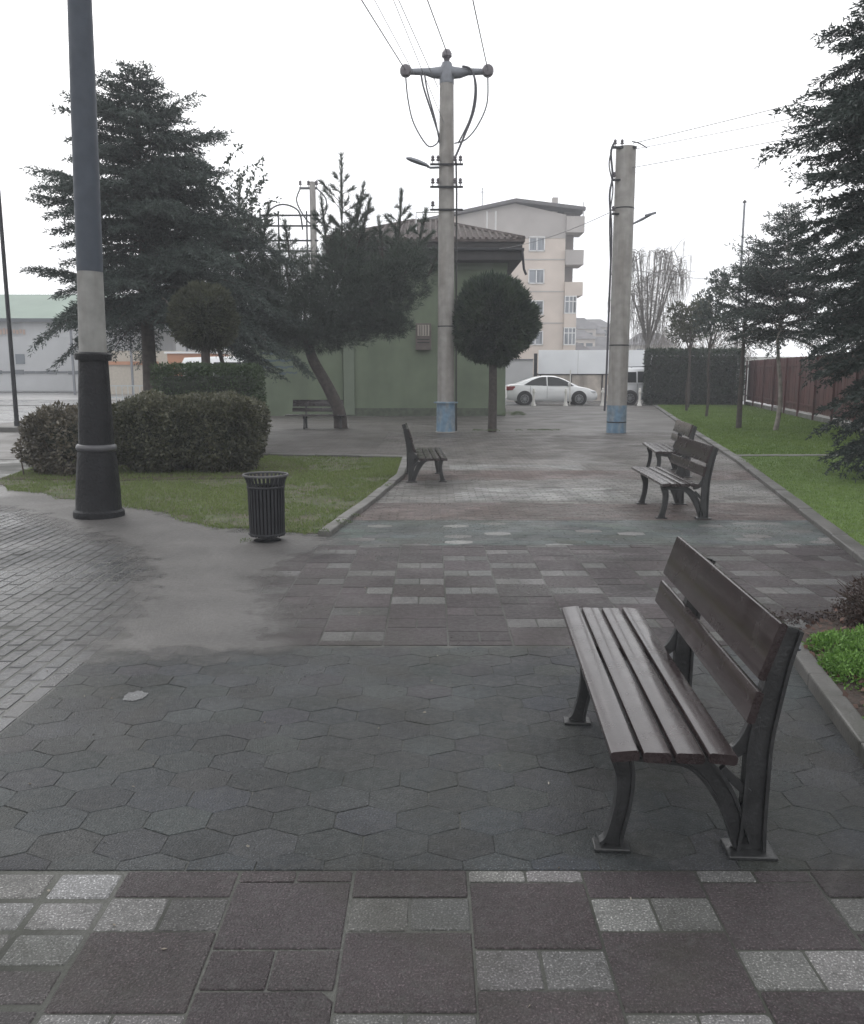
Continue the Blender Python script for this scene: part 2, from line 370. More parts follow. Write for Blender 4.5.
o = MB().slab([(-14, 16.2), (-1.2, 16.2), (-1.2, 23.55), (8.5, 23.55), (13, 42.4), (-14, 42.4)], -.05, .002).build('square_paving', M_far); tag(o, kind='structure')
M_asph = mat('wet_asphalt', (.075, .075, .078), .5, var=.2, vscale=.3, bump=.4, bscale=60, wet=.2, speck=.3, speck_scale=90)
o = MB().slab([(-60, 12.2), (-6.6, 12.2), (-7.5, 16.2), (-14, 17), (-14, 42.3), (-60, 42.3)], -.055, -.004).build('parking_asphalt', M_asph); tag(o, kind='structure')
o = MB().slab([(-120, 42.6), (60, 42.6), (60, 52), (-120, 52)], -.055, -.03).build('road', M_asph); tag(o, kind='structure')
M_kerb = mat('kerb_concrete', (.115, .112, .106), .75, var=.25, vscale=2.5, bump=.5, bscale=50, wet=.45)
M_kerb2 = mat('kerb_concrete_dark', (.082, .080, .076), .75, var=.25, vscale=2.5, bump=.5, bscale=50, wet=.45)
def kerb(name, pts, w, z0, z1, m, piece=.8, gap=.006):
    b = MB()
    for (x0, y0), (x1, y1) in zip(pts, pts[1:]):
        d = math.hypot(x1-x0, y1-y0); k = max(1, round(d/piece)); a = math.atan2(y1-y0, x1-x0)
        for i in range(k):
            t = (i+.5)/k; b.box((x0+(x1-x0)*t, y0+(y1-y0)*t, (z0+z1)/2+random.gauss(0, .0025)), (d/k-gap, w, z1-z0), a+random.gauss(0, .004))
    o = b.build(name, m, bevel=.012, seg=2); tag(o, kind='structure'); return o
kerb('road_kerb', [(-30, 42.5), (11.0, 42.5)], .18, -.06, .02, M_kerb2, 1.0)
kerb('left_lawn_kerb', [(-1.1, 8.5), (-.78, 10.9), (-.5, 13.4), (-.5, 16.3)], .13, -.03, .06, M_kerb)
kerb('left_lawn_kerb_back', [(-.5, 16.35), (-3.2, 16.9), (-6.8, 17.4)], .12, -.03, .05, M_kerb2)
RK = [(3.55, 6.1), (3.88, 7.5), (4.80, 11.6), (5.72, 15.75), (7.45, 24.6), (11.0, 42.2)]
kerb('right_lawn_kerb', RK, .16, -.03, .055, M_kerb2, .9)
kerb('lawn_divider_kerb', [(5.85, 16.4), (8.6, 16.6), (10.4, 16.7)], .22, -.03, .06, M_kerb)
BEDK = [(1.15, 0.2), (1.72, 2.6), (2.12, 4.55), (2.22, 5.1)]
kerb('bed_kerb', [(1.50, 1.1), (1.745, 2.6), (2.045, 4.3), (2.20, 5.1)], .10, -.03, .075, M_kerb2, .75)
kerb('parking_kerb', [(-30, 25.2), (-9.5, 23.8)], .5, -.06, .13, M_kerb2, 1.0)

M_soil = mat('lawn_soil', (.056, .072, .030), .95, var=.35, vscale=3, bump=1, bscale=40, col2=(.075, .066, .044))
M_soilr = mat('lawn_soil_right', (.080, .130, .034), .95, var=.35, vscale=3, bump=1, bscale=40)
def lawn(name, poly, z, m):
    o = MB().slab(poly, -.05, z).build(name, m); tag(o, kind='structure'); return o
fe = [(-6.6, 12.6), (-5.2, 11.4), (-4.2, 10.7), (-3.4, 10.2), (-2.8, 9.5), (-2.2, 8.95), (-1.5, 8.75), (-1.17, 8.62)]; LLP = []
for (xa, ya), (xb, yb) in zip(fe, fe[1:]):
    for k in range(6):
        t = k/6; xx, yy = xa+(xb-xa)*t, ya+(yb-ya)*t; q = mnoise.noise_vector(Vector((xx*2.3, yy*2.3, 4))); LLP.append((xx+q.x*.10, yy+q.y*.16))
LLP += [(-1.17, 8.62), (-.85, 10.9), (-.57, 13.4), (-.57, 16.3), (-3.2, 16.8), (-7.4, 17.2)]
lawn('left_lawn', LLP, .010, M_soil)
RL1 = [(3.63, 6.1), (3.96, 7.5), (4.88, 11.6), (5.84, 16.3), (10.4, 16.5), (12, 6.1)]
lawn('right_lawn', RL1, .045, M_soilr)
RL2 = [(5.95, 16.5), (7.53, 24.6), (11.1, 42.2), (16, 42.2), (12.8, 27), (10.6, 16.8)]
lawn('back_lawn', RL2, .045, M_soilr)
BED = [(1.54, 1.1), (1.785, 2.6), (2.085, 4.3), (2.24, 5.05), (2.75, 5.55), (3.4, 5.65), (5.5, 5.2), (5.5, 1.1)]
M_bed = mat('bed_soil', (.045, .032, .026), .95, var=.4, vscale=9, bump=1.5, bscale=45)
lawn('planting_bed', BED, .055, M_bed)

def scatter(poly, n):
    p = np.array(poly); lo, hi = p.min(0), p.max(0); out = []; tot = 0
    while tot < n:
        q = rng.uniform(lo, hi, (n, 2)); q = q[inside(q[:, 0], q[:, 1], poly)]; out.append(q); tot += len(q)
    return np.concatenate(out)[:n]
def fnoise(P, s, seed=0):
    return np.array([mnoise.noise(Vector((x*s, y*s, seed))) for x, y in P])
def grass(name, poly, n, z, h, m, label, near=None, patch=.0, w=.007):
    P = scatter(poly, n)
    if near is not None:               # denser where it is near
        P = P[rng.uniform(size=len(P)) < np.clip((near/np.maximum(P[:, 1], 1))**1.2, 0, 1)]
    f = fnoise(P, .9, 5); g_ = fnoise(P, 4, 9); keep = (f+g_*.5) > -patch if patch else np.ones(len(P), bool)
    if patch: keep |= rng.uniform(size=len(P)) < .25
    P = P[keep]; f = f[keep]; k = len(P); c = Cards()
    D = np.stack([rng.normal(0, .5, k), rng.normal(0, .5, k), np.ones(k)], 1)
    far = np.clip(P[:, 1]/12, 1, 3)
    c.add(np.column_stack([P, np.full(k, z-.004)]), D, h*rng.uniform(.5, 1.3, k), w*far, .5+f*.5+rng.normal(0, .2, k))
    o = c.build(name, m, mid=.3); tag(o, label, 'grass', kind='stuff'); return o
M_gl = leafmat('grass_left', (.090, .130, .038), (.160, .205, .066), .6)
M_gr = leafmat('grass_right', (.090, .150, .030), (.150, .220, .050), .6)
grass('grass', [(x, y-.12) if y < 12 and x < -1.3 else (x, y) for x, y in LLP], 120000, .010, .042, M_gl, 'thin olive grass on the left lawn in front of the hedges', patch=.12)
grass('grass', RL1, 170000, .045, .032, M_gr, 'bright green short grass on the near right lawn', near=9)
grass('grass', RL2, 110000, .045, .045, M_gr, 'bright green grass on the back right lawn below the fence', near=18, w=.01)

# ------------------------------------------------------------------ benches
def quad_strip(pts, widths):
    """outline polygon around a centre line in XZ"""
    L_ = []; R_ = []
    k = len(pts)
    for i, p in enumerate(pts):
        a = Vector(pts[max(i-1, 0)]); b = Vector(pts[min(i+1, k-1)]); t = (b-a).normalized(); n = Vector((-t.y, t.x)); w = widths[i]/2
        L_.append((p[0]+n.x*w, p[1]+n.y*w)); R_.append((p[0]-n.x*w, p[1]-n.y*w))
    return L_, R_
def smoothline(pts, k=6):
    out = []
    P = [Vector(p) for p in pts]
    for i in range(len(P)-1):
        p0 = P[max(i-1, 0)]; p1 = P[i]; p2 = P[i+1]; p3 = P[min(i+2, len(P)-1)]
        for j in range(k):
            t = j/k; out.append(tuple(.5*((2*p1)+(-p0+p2)*t+(2*p0-5*p1+4*p2-p3)*t*t+(-p0+3*p1-3*p2+p3)*t**3)))
    out.append(tuple(P[-1])); return out
def ribbon(b, ctrl, y0, y1, k=6):
    """ctrl: (x,z,width); a flat bar cut to that outline, from y0 to y1"""
    s = smoothline([c for c in ctrl], k); L_, R_ = quad_strip([(q[0], q[1]) for q in s], [q[2] for q in s]); n = len(s)
    vs = []
    for l, r in zip(L_, R_): vs += [(l[0], y0, l[1]), (r[0], y0, r[1]), (r[0], y1, r[1]), (l[0], y1, l[1])]
    fs = []
    for i in range(n-1):
        a = i*4
        for j in range(4): fs.append((a+j, a+(j+1) % 4, a+4+(j+1) % 4, a+4+j))
    fs += [(0, 3, 2, 1), ((n-1)*4, (n-1)*4+1, (n-1)*4+2, (n-1)*4+3)]
    b.add(vs, fs)
# local bench frame: x=0 front foot, x=.46 rear foot, z up
FRONT = [(-.005, .012, .085), (.005, .05, .055), (.028, .16, .052), (.035, .27, .058), (.015, .36, .075), (.02, .37, .08)]
ARCH = [(-.0, .362, .042), (.12, .355, .048), (.235, .345, .055), (.305, .305, .065), (.365, .225, .068), (.41, .13, .06), (.445, .03, .06)]
REAR = [(.472, .012, .095), (.475, .12, .082), (.478, .28, .078), (.482, .42, .078), (.505, .56, .072), (.535, .70, .062), (.570, .81, .05)]
def bench_frame(y, parent):
    b = MB(); t = .017
    for prof in (FRONT, ARCH, REAR): ribbon(b, prof, y-t/2, y+t/2)
    # flange along the edges gives the I section
    def flange(prof, w=.042, th=.012):
        s = smoothline(prof, 6); L_, R_ = quad_strip([(q[0], q[1]) for q in s], [q[2]-.006 for q in s])
        for side in (L_, R_):
            bb = [(p[0], p[1], th) for p in side]; ribbon(b, bb, y-w/2, y+w/2, 1)
    flange(FRONT); flange(ARCH, .04); flange(REAR, .05)
    fr = b.build('side_frame', M_iron, parent, bevel=.002, seg=1)
    MB().box((-.005, y, .007), (.125, .075, .014)).build('foot_plate', M_iron, fr, bevel=.004); MB().box((.47, y, .007), (.165, .12, .014)).build('foot_plate', M_iron, fr, bevel=.004)
    c = MB()                                      # seat support arm and back bracket
    ribbon(c, [(.34, .352, .04), (.405, .375, .045), (.445, .43, .05), (.462, .50, .035)], y-.013, y+.013)
    ribbon(c, [(.36, .31, .03), (.42, .25, .03), (.455, .22, .03)], y-.013, y+.013)
    c.build('bracket', M_iron, fr, bevel=.002)
    for x, z in ((.487, .50), (.512, .60), (.553, .74)): MB().lathe([(.0, -.001), (.010, 0), (.010, .006), (.004, .009)], 8, (x+.036, y, z), 'X').build('bolt', M_metal, fr)
def make_bench(group='park benches along the path'):
    root = thing('park_bench', '', 'bench', group=group)
    for y in (-.53, .55): bench_frame(y, root)
    y0, y1 = -.655, 1.10
    def slat(name, cx, cz, w, th, ang, r=.012, m=M_slat, y0=y0, y1=y1):
        b = MB(); mm = Matrix.Rotation(ang, 4, 'Y'); vs = []
        n = 8
        ys = [y0+(y1-y0)*i/n for i in range(n+1)]
        prof = [(-w/2+r, -th/2), (w/2-r, -th/2), (w/2-r*.3, -th/2+r*.3), (w/2, -th/2+r), (w/2, th/2-r), (w/2-r*.3, th/2-r*.3), (w/2-r, th/2), (-w/2+r, th/2), (-w/2+r*.3, th/2-r*.3), (-w/2, th/2-r), (-w/2, -th/2+r), (-w/2+r*.3, -th/2+r*.3)]
        k = len(prof); ph = random.uniform(0, 6)
        for y in ys:
            dz = .0012*math.sin(y*3+ph)
            for x, z in prof: q = mm @ Vector((x, 0, z)); vs.append((q.x+cx, y, q.z+cz+dz))
        fs = [(i*k+j, i*k+(j+1) % k, (i+1)*k+(j+1) % k, (i+1)*k+j) for i in range(n) for j in range(k)]+[tuple(range(k-1, -1, -1)), tuple(n*k+j for j in range(k))]
        b.add(vs, fs); return b.build(name, m, root, smooth=40)
    for i, x in enumerate((-.012, .094, .200, .306)):
        slat('seat_slat', x+.022, .400-(.004 if 0 < i < 3 else 0)-(.004 if i == 3 else 0), .095, .036, R(-6 if i == 0 else (1 if i < 3 else 5)), .011)
    slat('back_slat', .447, .545, .115, .028, R(-76), .007, y0=-.575, y1=.95)
    slat('back_slat', .497, .735, .205, .028, R(-72), .007, y0=-.56, y1=.94)
    return root
proto = make_bench()
bench_spots = [((.665, 3.29, 0), R(-3.3), 'largest bench, brown wet slats and dark iron ends, nearest the viewer'),
               ((2.64, 10.1, 0), R(-2), 'brown slatted bench on the right of the path just before the lawn kerb, second nearest'),
               ((3.64, 14.0, 0), R(-7), 'brown slatted bench half hidden behind another bench at the right kerb'),
               ((.13, 13.4, 0), R(180+3), 'lone brown bench on the left path edge, seen end on, back to the lawn'),
               ((-3.2, 25.0, 0), R(-90+180), 'small dark bench under the leaning pine against the green wall')]
for i, (loc, rz, lab) in enumerate(bench_spots):
    b = proto if i == 0 else copy_tree(proto)
    b.location = loc; b.rotation_euler = (0, 0, rz); b['label'] = lab

# ------------------------------------------------------------------ litter bin
bn = thing('litter_bin', 'dark slatted metal litter bin with flared rim at the lawn corner', 'litter bin', (-1.63, 8.27, 0)); bn.scale = (.88, .88, .97)
b = MB(); nS = 30
for i in range(nS):
    a = 2*math.pi*i/nS; c_, s_ = math.cos(a), math.sin(a)
    pts = [(.195, .06), (.200, .3), (.203, .52), (.207, .58), (.222, .63), (.243, .672)]
    vs = []; wd = .0125
    for r, z in pts:
        for dr, dw in ((0, -wd), (0, wd), (-.006, wd), (-.006, -wd)):
            rr = r+dr; vs.append((rr*c_-dw*s_, rr*s_+dw*c_, z))
    fs = [(q*4+j, q*4+(j+1) % 4, q*4+4+(j+1) % 4, q*4+4+j) for q in range(5) for j in range(4)]+[(0, 3, 2, 1), (20, 21, 22, 23)]
    b.add(vs, fs)
b.build('slatted_body', M_dark, bn)
def ring(b, r, z, t, n=40): b.tube([(r*math.cos(2*math.pi*i/n), r*math.sin(2*math.pi*i/n), z) for i in range(n+1)], t, 6, False)
b = MB(); ring(b, .245, .678, .013); b.build('rim', mat('bin_rim', (.07, .07, .072), .4, var=.2), bn, smooth=60)
for r_, z_ in ((.198, .08), (.203, .56)): b = MB(); ring(b, r_, z_, .011); b.build('hoop', M_dark, bn, smooth=60)
MB().lathe([(.186, .07), (.186, .55), (.18, .55), (.178, .08)], 32).build('liner', mat('bin_liner', (.007, .007, .008), .7, spec=.1), bn, smooth=40)
MB().lathe([(.15, .0), (.155, .012), (.09, .02), (.07, .07)], 24).build('base', M_dark, bn, smooth=40)

# ------------------------------------------------------------------ lamp post
lp = thing('lamp_post', 'tall tapered lamp post with ornate black base and bare grey band beside the hedge', 'lamp post', (-3.86, 9.72, 0)); lp.rotation_euler = (0, R(1.5), 0); lp.scale = (.93, .93, 1)
fl = lambda j, z: 1
prof = [(.30, 0), (.305, .03), (.30, .07), (.275, .09), (.27, .11), (.262, .30), (.243, .55), (.222, .76)]
b = MB().lathe(prof, 48, flute=lambda j, z: 1-.02*(j % 4 == 0)*(z > .12)); b.build('base', M_lampiron, lp, smooth=30)
b = MB().lathe([(.215, .76), (.235, .775), (.24, .80), (.235, .825), (.213, .84)], 48); b.build('ring', mat('ring_metal', (.06, .06, .065), .4, .1, var=.2), lp, smooth=50)
b = MB().lathe([(.208, .84), (.205, .95), (.19, 1.3), (.172, 1.76), (.172, 1.78)], 48, flute=lambda j, z: 1-.02*(j % 4 == 0)); b.build('upper_base', M_lampiron, lp, smooth=30)
b = MB().lathe([(.205, 1.78), (.212, 1.80), (.212, 1.85), (.19, 1.87)], 48); b.build('collar', M_lampiron, lp, smooth=30)
b = MB().lathe([(.160, 1.86), (.146, 2.76)], 48); b.build('bare_band', M_lampband, lp, smooth=30)
b = MB().lathe([(.149, 2.745), (.149, 2.765), (.141, 4.6), (.128, 5.8), (.10, 8.4)], 48); b.build('shaft', M_lampsteel, lp, smooth=30)
b = MB().tube([(0, 0, 8.4), (.1, 0, 8.9), (.5, 0, 9.2), (1.1, 0, 9.25)], [.07, .05, .045, .04], 12); b.build('arm', M_lampsteel, lp, smooth=50)
b = MB().lathe([(.05, 9.3), (.2, 9.22), (.24, 9.1), (.1, 9.05)], 24, (1.2, 0, 0)); b.build('lamp_head', M_lampsteel, lp, smooth=50)

# ------------------------------------------------------------------ thin poles
for i, (x, y, h, lab, r) in enumerate([(-11.97, 24.6, 9, 'thin black pole standing alone at the far left edge', .065), (-10.0, 26.5, 4.5, 'thin dark pole seen just right of the lamp post behind the hedge', .06)]):
    p = thing('steel_pole', lab, 'pole', (x, y, 0))
    MB().tube([(0, 0, 0), (0, 0, h*.5), (0, 0, h)], [r, r*.85, r*.7], 10).build('shaft', M_dark, p, smooth=50)
    MB().lathe([(r*2, 0), (r*2, .03), (r*1.2, .05), (r*1.2, .25), (r, .27)], 12).build('base', M_dark, p, smooth=40)

# ------------------------------------------------------------------ utility poles
def insul(b, c, up=1, s=1):
    b.lathe([(.012*s, 0), (.012*s, .06*s), (.05*s, .07*s), (.055*s, .10*s), (.03*s, .12*s), (.045*s, .14*s), (.045*s, .17*s), (.02*s, .20*s)], 10, c)
up = thing('utility_pole', 'tall concrete utility pole with cross arm and blue base beside the ball tree', 'utility pole', (.38, 23.5, 0), group='concrete utility poles')
MB().lathe([(.235, 0), (.225, 2.9), (.205, 6.0), (.18, 9.05)], 32).build('shaft', M_conc, up, smooth=40)
MB().lathe([(.26, 0), (.255, .80), (.33, .81), (.33, .84), (.24, .85)], 32).build('blue_sleeve', M_blue, up, smooth=40)
MB().lathe([(.229, 0), (.229, .03)], 32, (0, 0, 2.85)).build('strap', M_dark, up, smooth=40)
b = MB()
for s in (-1, 1):
    b.tube([(0, 0, 9.28), (s*.35, 0, 9.27), (s*.55, 0, 9.30), (s*.95, 0, 9.30)], [.17, .13, .09, .075], 12)
b.lathe([(.19, 9.0), (.185, 9.35), (.12, 9.52)], 24)
b.build('cross_arm', M_metal, up, smooth=45)
for s in (-1, 1): MB().lathe([(.05, -.14), (.13, -.12), (.155, -.04), (.155, .04), (.13, .12), (.05, .14)], 20, (s*1.06, 0, 9.32), 'Y').build('insulator', M_porc, up, smooth=50)
MB().lathe([(.06, 9.5), (.08, 9.62), (.13, 9.66), (.13, 9.74), (.09, 9.82), (.03, 9.84)], 20).build('top_insulator', M_porc, up, smooth=50)
for z in (6.98, 6.42, 5.85):
    b = MB(); b.box((0, -.22, z), (.86, .05, .05))
    b.build('bracket', M_dark, up, bevel=.005)
    for x in (-.36, -.22, .22, .36):
        if z > 5.9 or x < -.3: b = MB(); insul(b, (x, -.22, z+.02), s=1.0); b.build('pin_insulator', M_porc, up, smooth=50)
def curve_pts(P, k=8): return smoothline(P, k)
cabs = [([(-1.06, -.05, 9.18), (-1.0, -.1, 8.6), (-.85, -.15, 8.0), (-.5, -.2, 7.45), (-.25, -.2, 7.5), (-.2, -.15, 7.7)], .018),
        ([(1.06, -.05, 9.18), (1.04, -.1, 8.5), (.8, -.15, 7.95), (.5, -.2, 7.6), (.2, -.2, 7.5)], .018),
        ([(-.68, -.05, 9.35), (-.6, -.1, 8.9), (-.4, -.15, 8.3), (-.2, -.2, 7.7)], .024),
        ([(-.58, -.05, 9.3), (-.5, -.1, 8.8), (-.3, -.15, 8.1), (-.18, -.2, 7.5)], .02),
        ([(.4, -.1, 9.40), (.62, -.15, 9.3), (.75, -.2, 8.9), (.7, -.2, 8.3), (.42, -.22, 7.6), (.2, -.22, 7.1)], .028),
        ([(.5, -.1, 9.38), (.68, -.15, 9.2), (.72, -.2, 8.7), (.6, -.2, 8.1), (.3, -.22, 7.5)], .02)]
for P_, r in cabs: MB().tube(curve_pts(P_), r, 6).build('drop_cable', M_cable, up, smooth=60)
MB().tube([(.25, -.05, 7.1), (.27, -.05, 6.3), (.27, -.03, 3), (.29, 0, .05)], .022, 6).build('downlead_cable', M_black, up, smooth=60)
b = MB().tube([(-.2, -.1, 6.93), (-.42, -.2, 6.9), (-.5, -.25, 6.92)], .03, 8); arm = b.build('lamp_arm', M_metal, up, smooth=50)
b = MB()
vs = []; st = [(0, .05, .03), (.08, .09, .06), (.3, .13, .08), (.5, .12, .07), (.62, .06, .03)]
for x, w, h in st:
    for a in range(10): q = 2*math.pi*a/10; vs.append((-.46-x*.95, -.25+w*math.cos(q), 6.92+x*.32+h*math.sin(q)*(1 if math.sin(q) > 0 else .5)))
fs = [(i*10+j, i*10+(j+1) % 10, i*10+10+(j+1) % 10, i*10+10+j) for i in range(4) for j in range(10)]+[tuple(range(9, -1, -1)), tuple(40+j for j in range(10))]
b.add(vs, fs); b.build('lamp_head', M_metal, up, smooth=50)
MB().lathe([(.30, .0), (.31, .02), (.2, .06)], 16).build('footing', M_conc, up)

u2 = thing('utility_pole', 'thick pale concrete utility pole with painted blue foot in front of the van', 'utility pole', (5.08, 23.5, 0), group='concrete utility poles')
b = MB().lathe([(.262, .75), (.262, 2.1), (.262, 4), (.262, 6), (.26, 7.45)], 32); b.build('shaft', M_conc2, u2, smooth=40)
MB().lathe([(.266, 0), (.263, .752)], 32).build('painted_foot', M_blue, u2, smooth=40)
for z in (.28, 2.35, 5.9): MB().lathe([(.268, 0), (.268, .03)], 32, (0, 0, z)).build('strap', M_dark, u2, smooth=40)
for c_, d_ in (((-.08, -.2, 7.40), (.62, .06, .06)), ((-.2, -.18, 6.6), (.3, .05, .05)), ((-.2, -.18, 5.75), (.3, .05, .05))): MB().box(c_, d_).build('bracket', M_dark, u2, bevel=.004)
for c_ in ((-.33, -.2, 7.42), (-.15, -.2, 7.42), (-.32, -.18, 6.62), (-.32, -.18, 5.77)): b = MB(); insul(b, c_, s=.9); b.build('pin_insulator', M_porc, u2, smooth=50)
b = MB().tube([(.2, -.1, 5.5), (.45, -.15, 5.62), (.72, -.2, 5.75)], [.02, .035, .02], 8); b.box((.66, -.2, 5.74), (.28, .1, .05), 0, 0, R(-15)); b.build('lamp_head', M_metal, u2, smooth=50)
MB().tube(curve_pts([(-.3, -.1, 7.6), (-.42, -.15, 7.3), (-.36, -.15, 6.7), (-.42, -.15, 6.2), (-.33, -.12, 5.2), (-.33, -.1, 3.5), (-.34, -.1, 1.5), (-.35, -.05, .6)]), .028, 6).build('downlead_cable', M_cable, u2, smooth=60)
MB().tube(curve_pts([(-.36, -.1, 7.5), (-.46, -.15, 7.0), (-.34, -.15, 6.4), (-.40, -.15, 5.6), (-.31, -.12, 4.2)]), .018, 6).build('side_cable', M_cable, u2, smooth=60)
MB().tube(curve_pts([(.1, -.2, 7.55), (.3, -.2, 7.5), (.5, -.22, 7.38)]), .015, 6).build('jumper_cable', M_cable, u2, smooth=60)

# overhead wires
def wire(a, b_, sag, r, lab, grp='overhead wires'):
    a = Vector(a); b_ = Vector(b_); pts = [a.lerp(b_, t/24)-Vector((0, 0, sag*4*(t/24)*(1-t/24))) for t in range(25)]
    o = MB().tube(pts, r*.85, 5).build('overhead_wire', mat('wire_aluminium', (.16, .16, .17), .5), smooth=60); tag(o, lab, 'wire', grp)
wire((-.68, 23.45, 9.32), (-7.6, -16, 9.6), .3, .016, 'overhead wire from the left insulator of the cross arm towards the viewer')
wire((-.45, 23.4, 9.2), (-6.9, -16, 10.2), .3, .009, 'thin second overhead wire just right of the one on the left insulator')
wire((.15, 23.4, 8.9), (-6.2, -16, 10.4), .3, .010, 'overhead wire passing left of the pole top down behind the cross arm')
wire((.38, 23.45, 9.75), (-5.3, -16, 9.8), .3, .016, 'overhead wire tied to the insulator on the very top of the pole')
wire((.32, 23.4, 8.0), (-5.6, -16, 10.6), .3, .008, 'thinnest overhead wire reaching the pole below its cross arm')
wire((1.44, 23.45, 9.32), (-3.9, -16, 9.6), .3, .016, 'overhead wire from the right insulator of the cross arm')
wire((5.2, 23.3, 7.5), (18, 9, 8.1), .15, .010, 'upper wire running right from the pale pole top towards the firs')
wire((5.2, 23.3, 7.35), (18, 9.6, 7.4), .15, .008, 'second wire running right from the pale pole top')
wire((5.2, 23.3, 6.9), (18, 9.8, 7.15), .15, .009, 'lowest wire running right from the pale pole top')
wire((5.2, 23.3, 4.35), (20.5, 59, 8.0), .2, .014, 'slack wire from the middle of the pale pole to the distant mast')
wire((4.7, 23.3, 5.8), (2.4, 31.5, 6.0), .15, .010, 'short wire from the pale pole back to the green building eave')

# ------------------------------------------------------------------ foliage generators
def conifer(name, lab, base, H, Rr, z0, nb, m, cat='tree', rise=.15, droop=.35, prof=None, L=.10, Wd=.022, dens=1., tr=.16, lean=(0, 0), group=None, azf=None, tw=.34, seed=1, bark=None):
    rs = np.random.default_rng(seed); root = thing(name, lab, cat, base, group=group)
    prof = prof or (lambda t: (1-t)**.8); c = Cards(); wb = MB()
    wb.tube([(lean[0]*t*H+(.09*math.sin(t*11) if bark else 0), lean[1]*t*H, H*t) for t in np.linspace(0, 1, 16)], [tr*(1-.93*t) for t in np.linspace(0, 1, 16)], 9)
    for i in range(nb):
        t = (i+rs.uniform())/nb; z = z0+(H-z0)*t**.95; az = i*2.39996+rs.uniform(-.4, .4)
        Lb = Rr*prof(t)*rs.uniform(.62, 1.12)*(azf(az, t) if azf else 1)+.12
        o0 = np.array([lean[0]*z, lean[1]*z, z]); hd = np.array([math.cos(az), math.sin(az), 0])
        ri = rise*rs.uniform(-.6, 2.6)+.45*t*rs.uniform(.6, 1.5); dr = droop*rs.uniform(.3, 1.5)*(1-t*.5)
        f = lambda s: o0+hd*Lb*s+np.array([0, 0, Lb*(ri*s-dr*s*s)])
        wb.tube([tuple(f(s)) for s in (0, .25, .5, .75, .95)], [.035*(1-t*.7)*(1-s*.8)*max(.5, Lb/2) for s in (0, .25, .5, .75, 1)], 5, False)
        bt = rs.normal(0, .16); nt_ = max(4, int(Lb/.085*dens)); sd = np.array([-hd[1], hd[0], 0])
        for q in range(nt_):
            s = .12+.88*(q+rs.uniform())/nt_; p0 = f(s); tang = norm(f(min(s+.02, 1.02))-f(s-.02))
            sg = 1 if q % 2 else -1; an = rs.uniform(.6, 1.15)*(1-s*.45)
            d = tang*math.cos(an)+sd*sg*math.sin(an)+np.array([0, 0, rs.uniform(-.32, .12)])
            d = norm(d); tl = (Lb*tw*(1.05-s*.75)+.10)*rs.uniform(.6, 1.15); nc = max(3, int(tl/(L*.28)*dens))
            u = rs.uniform(0, 1, nc)[:, None]; P = p0+d*tl*u+np.array([0, 0, -.12*tl])*u*u; P = P+rs.normal(0, L*.14, (nc, 3))
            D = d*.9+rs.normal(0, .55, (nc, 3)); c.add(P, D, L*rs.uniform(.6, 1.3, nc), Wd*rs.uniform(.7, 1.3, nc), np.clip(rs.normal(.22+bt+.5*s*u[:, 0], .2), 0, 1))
    c.build('crown', m, root); wb.build('trunk', bark or M_bark, root, smooth=60, recalc=False); return root
def lobes_crown(c, lobes, L, Wd, tuft, seed, spread=.75, shell=.35, up=.5):
    rs = np.random.default_rng(seed)
    for (ctr, rad, n) in lobes:
        ctr = np.array(ctr); rad = np.array(rad); d = norm(rs.normal(size=(n, 3))); r = rs.uniform(shell, 1, (n, 1))**.5
        nz = np.array([mnoise.noise(Vector((a*2.2+ctr[0], b_*2.2, e*2.2+seed))) for a, b_, e in d])[:, None]
        P = ctr+d*rad*r*(1+nz*.45); od = norm(d+np.array([0, 0, up]))
        P = np.repeat(P, tuft, 0); D = np.repeat(od, tuft, 0)+rs.normal(0, spread, (n*tuft, 3))
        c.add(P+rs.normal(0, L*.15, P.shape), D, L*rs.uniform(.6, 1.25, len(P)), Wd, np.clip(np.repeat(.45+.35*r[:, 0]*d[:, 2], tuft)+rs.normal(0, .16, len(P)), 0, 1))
M_fir = leafmat('fir_needles', (.022, .034, .030), (.070, .092, .080))
M_fir2 = leafmat('fir_needles_dark', (.014, .023, .021), (.048, .066, .058))
M_pine = leafmat('pine_needles', (.024, .038, .030), (.080, .104, .078))
M_cyp = leafmat('cypress_leaf', (.016, .030, .022), (.050, .074, .044))
M_hedge = leafmat('hedge_leaf', (.028, .034, .020), (.100, .100, .060), .4, .4)
M_bush = leafmat('loose_bush_leaf', (.045, .042, .030), (.12, .105, .075), .45, .5)
M_box = leafmat('box_leaf', (.020, .036, .018), (.055, .085, .036))
M_top = leafmat('topiary_leaf', (.036, .042, .027), (.080, .086, .054))
M_dkh = leafmat('dark_hedge_leaf', (.014, .026, .016), (.034, .052, .030))
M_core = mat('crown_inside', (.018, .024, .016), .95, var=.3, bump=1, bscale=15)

# large fir behind the lamp post
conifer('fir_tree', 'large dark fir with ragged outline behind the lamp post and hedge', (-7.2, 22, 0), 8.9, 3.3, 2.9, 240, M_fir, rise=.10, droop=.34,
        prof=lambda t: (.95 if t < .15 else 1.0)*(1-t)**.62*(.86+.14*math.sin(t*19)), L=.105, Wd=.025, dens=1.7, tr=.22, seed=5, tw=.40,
        azf=lambda a, t: 1+(.28 if math.cos(a) > .3 and t < .7 else 0)-(.22 if math.cos(a) < -.3 and t < .35 else 0))
